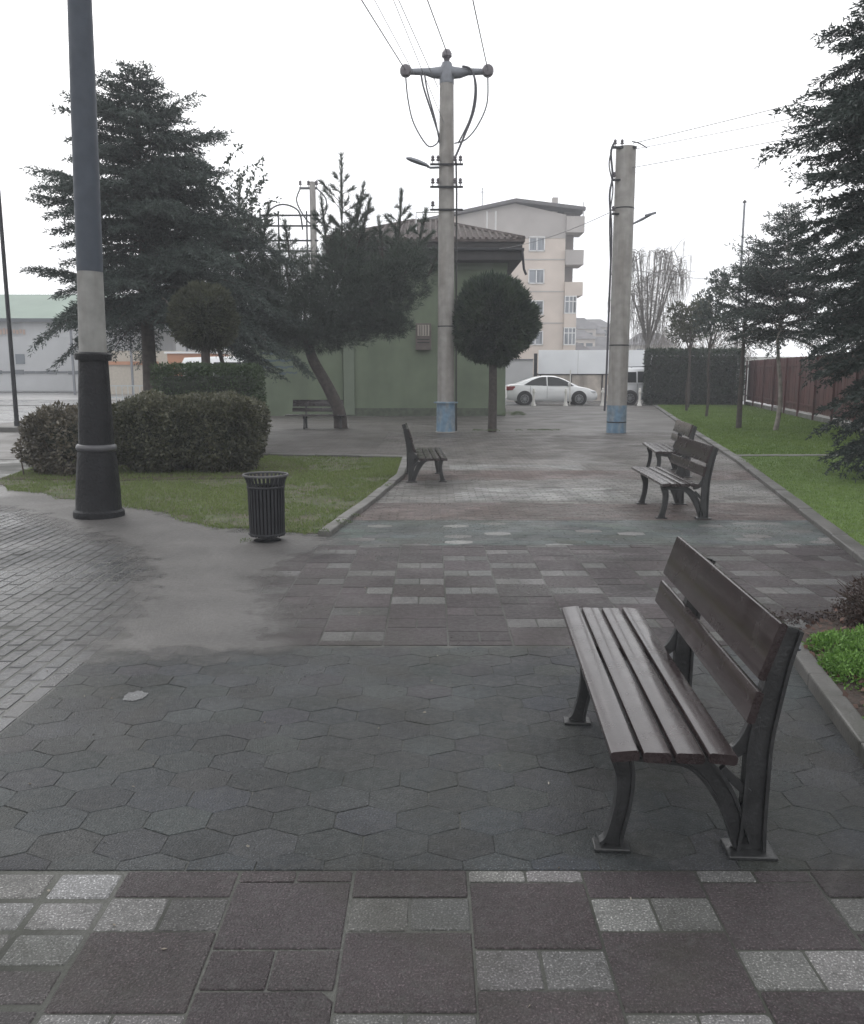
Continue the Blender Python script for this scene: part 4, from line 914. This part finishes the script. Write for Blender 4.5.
for i in range(k1+1):
    for j in range(k2+1):
        x = -200+i*20; y = 120+j*22; vs.append((x, y, -.3+min(1, j/6)**1.3*7.5*(.7+.35*mnoise.noise(Vector((x*.01, y*.01, 2))))-(.0 if j else 1)))
for i in range(k1):
    for j in range(k2): a = i*(k2+1)+j; fs.append((a, a+k2+1, a+k2+2, a+1))
tag(o.add(vs, fs).build('hill', mat('hill_ground', (.09, .09, .07), .95, var=.3, vscale=.05), smooth=80), kind='structure')
for (x, y, w, d, h, rt, colr, lab) in hs_:
    g_ = thing('house', lab, 'house', (x, y, 0)); wm = mat('house_wall_%d' % y, colr, .85, var=.1)
    MB().box((0, 0, h/2), (w, d, h)).build('wall', wm, g_)
    MB().add([(-w/2-.4, -d/2-.4, h), (w/2+.4, -d/2-.4, h), (w/2+.4, d/2+.4, h), (-w/2-.4, d/2+.4, h), (-w*.22, 0, rt), (w*.22, 0, rt)], [(0, 1, 5, 4), (1, 2, 5), (2, 3, 4, 5), (3, 0, 4), (0, 3, 2, 1)]).build('roof', mat('faded_roof', (.13, .125, .13), .8, var=.3, vscale=.5), g_)
    for xx in (-w*.3, 0, w*.3):
        for zz in ([h-1.3] if h < 6 else [h-1.3, h-4.0]):
            if zz > 1: MB().box((xx, -d/2-.02, zz), (1.1, .06, 1.2)).build('window', M_win, g_)

# ------------------------------------------------------------------ roadside wall, hoarding, gate
hw = thing('boundary_wall', 'beige stained wall carrying white hoarding panels behind the cars', 'wall', (0, 50.2, 0))
MB().box((9.6, 0, .78), (7.4, .3, 1.56)).build('masonry', mat('stained_wall', (.50, .45, .40), .9, var=.25, vscale=1.2, bump=.3, streak=(1.5, 1.5, .4, (.26, .23, .20))), hw)
for i in range(3): MB().box((7.3+i*2.3, -.22, 2.22), (2.28, .06, 1.36)).build('hoarding_panel', mat('hoarding', (.74, .76, .78), .5, var=.06, vscale=.4), hw, bevel=.01)
b = MB()
for i in range(5): b.box((6.3+i*1.8, -.12, 1.4), (.07, .1, 2.8))
b.box((9.6, -.18, 1.53), (7.3, .06, .08)); b.build('hoarding_frame', M_dark, hw)
o = thing('metal_gate', 'plain grey metal gate between the green building and the hoarding', 'gate', (0, 49.6, 0))
MB().box((4.6, 0, 1.2), (2.4, .08, 2.3)).build('gate_panel', mat('gate_grey', (.45, .455, .46), .6, var=.08, vscale=.6), o)
MB().box((5.95, 0, 1.35), (.18, .18, 2.7)).build('gate_post', M_dark, o)
MB().box((4.6, -.06, 2.36), (2.4, .1, .06)).build('top_rail', M_metal, o)

# ------------------------------------------------------------------ bollards
M_bol = mat('bollard_white', (.66, .65, .62), .6, var=.12, vscale=8)
for i, (x, lab) in enumerate([(5.0, 'white bollard in front of the sedan rear wheel, leftmost'), (6.57, 'white bollard in front of the sedan doors'), (8.38, 'white bollard in front of the sedan nose'), (10.20, 'white bollard in front of the van, rightmost')]):
    if i == 0:
        bo = thing('bollard', lab, 'bollard', (x, 42.1, 0), group='white bollards along the road')
        MB().lathe([(.12, 0), (.12, .04), (.09, .10), (.062, .20), (.052, .62), (.056, .66)], 14).build('shaft', M_bol, bo, smooth=45)
        MB().lathe([(.085, .66), (.09, .70), (.06, .76), (.05, .80), (.055, .84), (.0, .89)], 14).build('cap', M_bol, bo, smooth=45)
        bproto = bo
    else:
        q = copy_tree(bproto); q.location = (x, 42.1, 0); q['label'] = lab
po = MB().tube([(6.9, 42.9, 0), (6.9, 42.9, 1.75)], .03, 8).build('marker_post', M_bol, smooth=50); tag(po, 'thin pale post standing behind the sedan roof line', 'post')

# ------------------------------------------------------------------ cars (front towards +x)
M_glass = mat('car_glass', (.015, .018, .020), .12, spec=.4)
M_tyre = mat('tyre', (.018, .018, .018), .75)
M_rim = mat('alloy', (.30, .31, .32), .3, .6)
M_tail = mat('tail_lamp', (.22, .015, .015), .2)
M_head = mat('head_lamp', (.55, .57, .6), .1)
def loft_car(name, lab, loc, rz, paint, st, roof, wheels, wr, windows, mirror, lights, plastic=None, rails=False, group=None, doors=(), scale=1, handles=()):
    root = thing(name, lab, 'van' if 'van' in name else 'car', loc, rz, group); root.scale = (scale,)*3
    # st: (x, zbottom, zbelt, halfwidth)
    vs = []; K = 10
    for x, zb, zt, hw_ in st:
        sec = [(hw_*.86, zb), (hw_*.97, zb+.10), (hw_, zb+(zt-zb)*.45), (hw_*.985, zb+(zt-zb)*.75), (hw_*.93, zt-.03), (hw_*.80, zt), (hw_*.4, zt+.012), (0, zt+.015)]
        full = [(-a, z) for a, z in sec]+[(a, z) for a, z in reversed(sec[:-1])]; K = len(full)
        vs += [(x, a, z) for a, z in full]
    n = len(st); fs = [(i*K+j, i*K+j+1, (i+1)*K+j+1, (i+1)*K+j) for i in range(n-1) for j in range(K-1)]+[(i*K+K-1, i*K, (i+1)*K, (i+1)*K+K-1) for i in range(n-1)]+[tuple(range(K)), tuple((n-1)*K+j for j in range(K-1, -1, -1))]
    MB().add(vs, fs).build('body', paint, root, smooth=38)
    # greenhouse: (x, zbase, zroof, halfwidth base, halfwidth roof)
    vs = []
    for x, zb, zt, hb, ht in roof:
        sec = [(hb, zb), (ht+(hb-ht)*.12, zb+(zt-zb)*.86), (ht*.9, zt-.015), (ht*.55, zt), (0, zt+.008)]
        full = [(-a, z) for a, z in sec]+[(a, z) for a, z in reversed(sec[:-1])]; K = len(full); vs += [(x, a, z) for a, z in full]
    n = len(roof); fs = [(i*K+j, i*K+j+1, (i+1)*K+j+1, (i+1)*K+j) for i in range(n-1) for j in range(K-1)]+[(i*K+K-1, i*K, (i+1)*K, (i+1)*K+K-1) for i in range(n-1)]+[tuple(range(K)), tuple((n-1)*K+j for j in range(K-1, -1, -1))]
    MB().add(vs, fs).build('cabin', paint, root, smooth=38)
    hb, ht, zb0, zt0 = roof[len(roof)//2][3], roof[len(roof)//2][4], roof[len(roof)//2][1], roof[len(roof)//2][2]
    for poly in windows:
        for s in (-1, 1):
            vs = []
            for off in (.006, -.02):
                for x, z in poly:
                    # follow the cabin side
                    t = (z-zb0)/((zt0-zb0)*.86); yy = hb+(ht+(hb-ht)*.12-hb)*t
                    vs.append((x, s*(yy+off), z))
            k = len(poly); MB().add(vs, [tuple(range(k)), tuple(range(2*k-1, k-1, -1))]+[(i, (i+1) % k, (i+1) % k+k, i+k) for i in range(k)]).build('side_window', M_glass, root)
    for xw in wheels:
        for s in (-1, 1):
            hwid = max(q[3] for q in st)
            MB().lathe([(wr+.055, 0), (wr+.055, .012)], 28, (xw, s*(hwid-.002)-.006, wr+.02), 'Y').build('wheel_arch', plastic or M_black, root, smooth=40)
            w = bpy.data.objects.new('wheel', None); link(w, root); w.location = (xw, s*(hwid+.0), wr)
            MB().lathe([(wr*.60, -.10), (wr*.93, -.10), (wr, -.06), (wr, .03), (wr*.95, .045), (wr*.66, .045), (wr*.62, .02)], 28, (0, 0, 0) if s > 0 else (0, -0.0, 0), 'Y').build('tyre', M_tyre, w, smooth=40) if s > 0 else \
                MB().lathe([(wr*.60, .10), (wr*.93, .10), (wr, .06), (wr, -.03), (wr*.95, -.045), (wr*.66, -.045), (wr*.62, -.02)], 28, (0, 0, 0), 'Y').build('tyre', M_tyre, w, smooth=40)
            b = MB()
            for k in range(10):
                a = 2*math.pi*k/10; b.box((wr*.33*math.cos(a), s*.043, wr*.33*math.sin(a)), (wr*.56, .012, wr*.10), 0, 0, -a)
            b.lathe([(wr*.66, -.008), (wr*.66, .008), (wr*.58, .010), (wr*.58, -.01), (wr*.66, -.008)], 28, (0, s*.044, 0), 'Y', cap=False); b.lathe([(wr*.14, -.01), (wr*.14, .01)], 12, (0, s*.046, 0), 'Y')
            b.build('rim', M_rim, w)
    for s in (-1, 1):
        x, z, hwm = mirror; b = MB().box((x, s*(hwm+.10), z), (.10, .20, .13)); b.build('mirror', paint, root, bevel=.03)
        for hx, hz in handles: MB().box((hx, s*(max(q[3] for q in st)+.012), hz), (.16, .03, .03)).build('door_handle', paint, root, bevel=.008)
        for nm, x, z, yy, dx, dy, dz, mm in lights: MB().box((x, s*yy, z), (dx, dy, dz)).build(nm, mm, root, bevel=.02)
        b = MB()
        for x, za, zb in doors: b.box((x, s*(max(q[3] for q in st)+.001), (za+zb)/2), (.012, .006, zb-za))
        if doors: b.build('door_seam', M_black, root)
        if rails: MB().tube([(-1.3, s*.58, roof[1][2]+.01), (-1.2, s*.58, roof[1][2]+.08), (.5, s*.58, roof[1][2]+.08), (.6, s*.58, roof[1][2]+.0)], .02, 6).build('roof_rail', M_metal, root)
    MB().box((max(q[0] for q in st)+.004, 0, .42), (.012, .5, .12)).build('number_plate', M_white, root)
    return root
M_cwhite = mat('car_white', (.80, .81, .82), .25, coat=.5, var=.03)
M_silver = mat('car_silver', (.72, .73, .75), .3, .3, coat=.4)
sedan_st = [(-2.27, .42, .80, .62), (-2.24, .34, .93, .74), (-2.1, .26, 1.02, .82), (-1.7, .20, 1.04, .87), (-1.0, .19, .98, .885), (0, .19, .95, .885), (.9, .19, .95, .885), (1.35, .20, .92, .88), (1.8, .22, .83, .85), (2.1, .25, .72, .78), (2.24, .30, .60, .66), (2.28, .36, .52, .5)]
sedan_rf = [(-1.85, 1.0, 1.03, .70, .62), (-1.35, .97, 1.22, .77, .60), (-.85, .95, 1.39, .80, .58), (-.35, .94, 1.455, .81, .58), (.15, .94, 1.44, .81, .58), (.6, .93, 1.30, .80, .60), (1.0, .93, 1.10, .76, .66), (1.3, .91, .94, .70, .66)]
sw = [[(-1.42, 1.0), (-.29, .955), (-.29, 1.40), (-.62, 1.38), (-1.0, 1.24)], [(-.25, .955), (1.05, .96), (.66, 1.20), (.30, 1.35), (-.03, 1.40), (-.25, 1.405)]]
loft_car('parked_car', 'white sedan parked side on along the far road', (6.13, 44.45, -.03), 0, M_cwhite, sedan_st, sedan_rf, (-1.38, 1.30), .325, sw, (.78, 1.02, .80),
         [('headlight', 1.93, .66, .70, .42, .22, .10, M_head), ('tail_lamp', -2.06, .84, .72, .42, .22, .20, M_tail)], doors=((-.28, .35, .95), (.85, .35, .9), (-1.1, .6, .95)), handles=((-.95, .83), (-.05, .83)), scale=1.03)
van_st = [(-2.15, .40, 1.0, .80), (-2.10, .28, 1.04, .86), (-1.6, .22, 1.05, .88), (0, .22, 1.05, .89), (1.0, .22, 1.05, .89), (1.5, .24, 1.0, .87), (1.9, .28, .90, .82), (2.1, .34, .74, .70), (2.15, .4, .6, .6)]
van_rf = [(-2.10, 1.03, 1.6, .84, .74), (-2.0, 1.03, 1.80, .85, .70), (-1.0, 1.04, 1.84, .86, .72), (0, 1.04, 1.84, .86, .72), (.5, 1.04, 1.80, .86, .72), (.9, 1.04, 1.55, .84, .74), (1.3, 1.02, 1.2, .80, .74), (1.55, .98, 1.02, .76, .72)]
vw = [[(-1.95, 1.10), (-1.05, 1.10), (-1.05, 1.62), (-1.90, 1.62)], [(-.98, 1.10), (-.05, 1.10), (-.05, 1.64), (-.98, 1.64)], [(.02, 1.10), (1.15, 1.10), (.80, 1.45), (.58, 1.62), (.02, 1.64)]]
vl = [('headlight', 1.86, .80, .72, .30, .18, .20, M_head), ('tail_lamp', -2.07, 1.1, .76, .12, .12, .5, M_tail)]
van = loft_car('parked_van', 'silver van with roof rails partly hidden by the pale pole and tall hedge', (11.65, 45.3, -.03), 0, M_silver, van_st, van_rf, (-1.35, 1.30), .33, vw, (.95, 1.12, .85), vl, plastic=mat('arch_plastic', (.05, .05, .055), .6), rails=True, doors=((0, .4, 1.05), (-1.0, .4, 1.05)), scale=1.04, handles=((-.85, .95), (.15, .95)))
van2 = loft_car('parked_van', 'white van roof showing above the square hedge under the fir', (-8.6, 39.5, 0), R(8), M_cwhite, van_st, van_rf, (-1.35, 1.30), .33, vw, (.95, 1.12, .85), vl, scale=1.27)

# ------------------------------------------------------------------ left background
M_pan = mat('panel_wall', (.44, .45, .46), .7, var=.07, vscale=.3, streak=(.8, .8, .1, (.31, .32, .33)))
lb = thing('depot_building', 'long pale grey depot with green roof at the far left', 'building', (-38, 71, 0))
MB().box((0, 6, 2.95), (34, 12, 5.9)).build('wall', M_pan, lb)
MB().add([(-17.6, -.6, 5.75), (16.2, -.6, 5.75), (16.2, 12.6, 5.75), (-17.6, 12.6, 5.75), (-17.6, 6, 8.4), (16.2, 6, 8.4), (-17.6, -.6, 5.95), (16.2, -.6, 5.95), (16.2, 12.6, 5.95), (-17.6, 12.6, 5.95)],
         [(6, 7, 5, 4), (8, 9, 4, 5), (7, 8, 5), (9, 6, 4), (0, 1, 7, 6), (1, 2, 8, 7), (2, 3, 9, 8), (3, 0, 6, 9), (0, 3, 2, 1)]).build('roof', mat('green_roof', (.17, .23, .19), .7, var=.1, vscale=.3), lb)
MB().box((0, -.65, 5.8), (33.9, .12, .28)).build('gutter', mat('gutter', (.07, .08, .09), .6), lb)
MB().box((5.2, -.05, 2.3), (9.5, .1, 4.4)).build('large_door', mat('depot_door', (.40, .41, .42), .6, var=.06, vscale=.4), lb)
for x in (.35, 5.2+4.85): MB().box((x, -.13, 2.5), (.16, .06, 5.0)).build('door_track', mat('track', (.16, .17, .18), .6), lb)
b = MB()
for i in range(9): b.box((2.5+i*.27, -.08, 4.9+random.uniform(-.06, .06)), (.17, .05, random.uniform(.3, .5)))
b.build('faded_orange_sign', mat('orange_sign', (.45, .33, .27), .6), lb)
MB().box((4.2, -.12, 2.7), (.75, .06, .8)).build('small_window', M_win, lb)
b = MB()
for i in range(9): b.box((2.2+i*.9, -.14, 1.6+random.uniform(-.06, .06)), (.85, .08, random.uniform(.12, .42)))
b.build('dark_stripe', mat('stripe', (.10, .11, .12), .6), lb)
dw = MB().slab([(-60, 52.2), (-10, 52.2), (-10, 70.5), (-60, 70.5)], -.05, -.02).build('depot_yard', mat('pale_yard', (.20, .20, .20), .6, var=.1, vscale=.2, wet=.3)); tag(dw, kind='structure')
# cream wall, canopy and orange cabin seen between lamp post and hedge
sw_ = thing('yard_building', 'low cream yard building with white canopy behind the square hedge', 'building', (-20.5, 64, 0))
MB().box((0, 3, 1.6), (11, 6, 3.2)).build('wall', mat('cream_wall', (.42, .38, .32), .8, var=.1), sw_)
MB().extrude([(-6.2, 5.4), (-1.5, 6.6), (3, 5.4), (3, 5.3), (-1.5, 6.4), (-6.2, 5.2)], -1, 6).build('canopy', M_white, sw_)
for x in (-5.8, -1.5, 2.6): MB().box((x, -.8, 2.65), (.14, .14, 5.3)).build('canopy_post', M_metal, sw_)
MB().box((-2, -.1, 2.3), (4.5, .1, .25)).build('orange_fascia', mat('orange_paint', (.42, .20, .11), .6), sw_)
oc = thing('orange_cabin', 'orange cabin glimpsed under the fir branches', 'cabin', (-15.6, 54.5, 0))
MB().box((.6, 1, 1.5), (3.4, 2, 2.6)).build('wall', mat('orange_paint', (.42, .20, .11), .6), oc)
MB().box((.6, -.05, 1.9), (1.2, .08, .8)).build('window', M_win, oc); MB().box((.6, 1, 2.86), (3.7, 2.3, .12)).build('roof', M_white, oc)
sb = thing('sign_board', 'white sign board with dark lettering above the white van', 'sign', (-9.3, 46, 0))
MB().box((.1, 0, 2.55), (2.3, .08, 1.1)).build('board', M_white, sb)
b = MB()
for i in range(6): b.box((-.55+i*.24, -.05, 2.68), (.15, .02, random.uniform(.18, .28)))
b.build('lettering', M_dark, sb)
for x in (-.8, 1.0): MB().box((x, .06, 1.0), (.08, .08, 2.0)).build('post', M_metal, sb)
lf = thing('wire_fence', 'low pale wire fence strip seen past the lamp post', 'fence', (-12.9, 36, 0))
b = MB()
for i in range(14): b.box((-.6+i*.25, 0, .55), (.025, .025, 1.1))
b.box((1.0, 0, .1), (3.3, .03, .04)).box((1.0, 0, 1.08), (3.3, .03, .04)).box((1.0, 0, .6), (3.3, .03, .03)); b.build('railings', mat('pale_metal', (.42, .47, .50), .5), lf)

# ------------------------------------------------------------------ planting bed on the near right
M_sed = leafmat('groundcover_leaf', (.065, .145, .028), (.14, .26, .055), .5)
def clumps(name, pts, n, L, m, lab, cat, h=.12, up=.8, kind='stuff'):
    c = Cards()
    for (x, y, r, hh) in pts:
        k = int(n*r*r/.09); d = norm(rng.normal(size=(k, 3))); d[:, 2] = np.abs(d[:, 2]); f = np.array([mnoise.noise(Vector((a*3+x*5, b_*3+y*5, 1))) for a, b_, _ in d])[:, None]
        P = np.array([x, y, .05])+d*np.array([r, r, hh])*(1+.35*f)*rng.uniform(.75, 1, (k, 1))
        c.add(P, d*.7+rng.normal(0, .6, (k, 3))+np.array([0, 0, up*.4]), L*rng.uniform(.6, 1.3, k), L*.45, np.clip(.5+f[:, 0]*.6+rng.normal(0, .22, k), 0, 1))
    o = c.build(name, m); tag(o, lab, cat, kind=kind); return o
sp = []
for i in range(130):
    y = random.uniform(3.2, 4.95); kx = 1.745+.18*(y-2.6)+.03; q = random.random()**1.6*1.5; rr = random.uniform(.11, .19)
    if 3.9 < y < 4.2 and q < .12: continue
    sp.append((kx+rr+q, y, rr, random.uniform(.06, .12)))
clumps('ground_cover', sp, 2300, .024, M_sed, 'bright green low plants in the bed behind the near bench', 'ground cover')
M_dead = leafmat('dead_leaf', (.060, .034, .026), (.17, .10, .08), .6)
k = 4200; P = scatter(BED, k); c = Cards(); c.add(np.column_stack([P, .058+rng.uniform(0, .03, k)]), np.stack([rng.normal(size=k), rng.normal(size=k), rng.uniform(0, .5, k)], 1), rng.uniform(.025, .06, k), .03, rng.uniform(0, 1, k))
tag(c.build('leaf_litter', M_dead), 'brown fallen leaves covering the soil of the near bed', 'leaf litter', kind='stuff')
sb_ = thing('dry_shrub', 'dark leafless twiggy shrub at the far tip of the near bed', 'shrub', (2.93, 5.25, .05))
b = MB()
for i in range(260):
    a = random.uniform(0, 6.283); r = random.uniform(.1, 1); d = Vector((math.cos(a)*r, math.sin(a)*r, random.uniform(.35, 1.0))).normalized(); L_ = random.uniform(.2, .42)
    p0 = Vector((math.cos(a)*.08*r, math.sin(a)*.08*r, 0)); p1 = p0+d*L_*.5; p2 = p1+(d+Vector((random.gauss(0, .4), random.gauss(0, .4), random.gauss(0, .3)))).normalized()*L_*.5
    b.tube([p0, p1, p2], [.005, .004, .002], 4, False)
b.build('stems', M_stem, sb_, recalc=False)
c = Cards(); k = 6000; d = norm(rng.normal(size=(k, 3))); d[:, 2] = np.abs(d[:, 2]); c.add(d*np.array([.38, .32, .36])*rng.uniform(.4, 1, (k, 1)), rng.normal(size=(k, 3)), rng.uniform(.012, .03, k), .012, rng.uniform(0, .6, k)); c.build('foliage', leafmat('dry_leaf', (.028, .018, .016), (.075, .05, .042)), sb_)
# crumbs of soil and leaves on the paving
k = 900; c = Cards(); P = np.column_stack([rng.normal(2.5, .25, k), rng.normal(5.55, .09, k), rng.uniform(.002, .012, k)]); c.add(P, rng.normal(size=(k, 3))*np.array([1, 1, .3]), rng.uniform(.008, .03, k), .014, rng.uniform(0, .4, k))
tag(c.build('soil_crumbs', leafmat('dry_leaf', (0, 0, 0), (0, 0, 0))), 'dark soil crumbs spilled on the paving by the dry shrub', 'soil', kind='stuff')
k = 260; c = Cards(); P = np.column_stack([rng.uniform(-2.5, 4.5, k), rng.uniform(2, 14, k), np.full(k, .004)]); c.add(P, rng.normal(size=(k, 3))*np.array([1, 1, .15]), rng.uniform(.006, .022, k), .011, rng.uniform(0, 1, k))
tag(c.build('scattered_debris', leafmat('debris_leaf', (.12, .09, .06), (.34, .32, .28))), 'tiny pale leaves and grit scattered over the paving', 'debris', kind='stuff')
# moss and weeds
M_moss = leafmat('moss_leaf', (.05, .085, .025), (.09, .14, .04))
mp = [(-1.12, 8.45, .10, .03), (-.95, 9.0, .09, .03), (-.85, 9.4, .06, .03), (-1.78, 8.0, .06, .02), (-1.35, 8.55, .06, .02), (-.6, 12.0, .07, .03)]+[(1.68+random.gauss(0, .4), 23.6+random.gauss(0, .1), .10, .03) for _ in range(7)]+[(2.6+random.uniform(0, .9), 23.7, .12, .03) for _ in range(6)]+[(3.2+random.uniform(-.4, .2), 32.1, .25, .15) for _ in range(4)]
clumps('weeds', [(x, y, r, h) for x, y, r, h in mp], 900, .02, M_moss, 'small weeds and moss at kerb ends and tree feet', 'weeds')
# pale scuffed stain on the hexagonal slabs
o = MB().slab([(-1.53+.055*math.cos(a*.157)*(1+.35*mnoise.noise(Vector((math.cos(a*.157)*2, math.sin(a*.157)*2, 7)))+random.uniform(-.12, .12)), 4.17+.065*math.sin(a*.157)*(1+.4*mnoise.noise(Vector((math.cos(a*.157)*2, math.sin(a*.157)*2, 3)))+random.uniform(-.12, .12))) for a in range(40)], -.005, .0045).build('pale_spill', mat('pale_spill', (.095, .098, .10), .7, speck=2, speck_scale=120)); tag(o, kind='structure')

# ------------------------------------------------------------------ haze volume, shaped partly to stand in for lens glare
hz = MB().box((0, 95, 12.6), (420, 200, 29)).build('haze', bpy.data.materials.new('haze_air')); tag(hz, 'thin pale damp air over the whole place, partly standing in for lens glare', 'haze', kind='stuff')
hz.location = (0, 0, 0)
m = hz.data.materials[0]; m.use_nodes = True; N = m.node_tree.nodes; N.clear(); ou = N.new('ShaderNodeOutputMaterial'); pv = N.new('ShaderNodeVolumePrincipled')
pv.inputs['Density'].default_value = .0023; pv.inputs['Color'].default_value = (.93, .95, 1, 1); m.node_tree.links.new(pv.outputs[0], ou.inputs['Volume'])
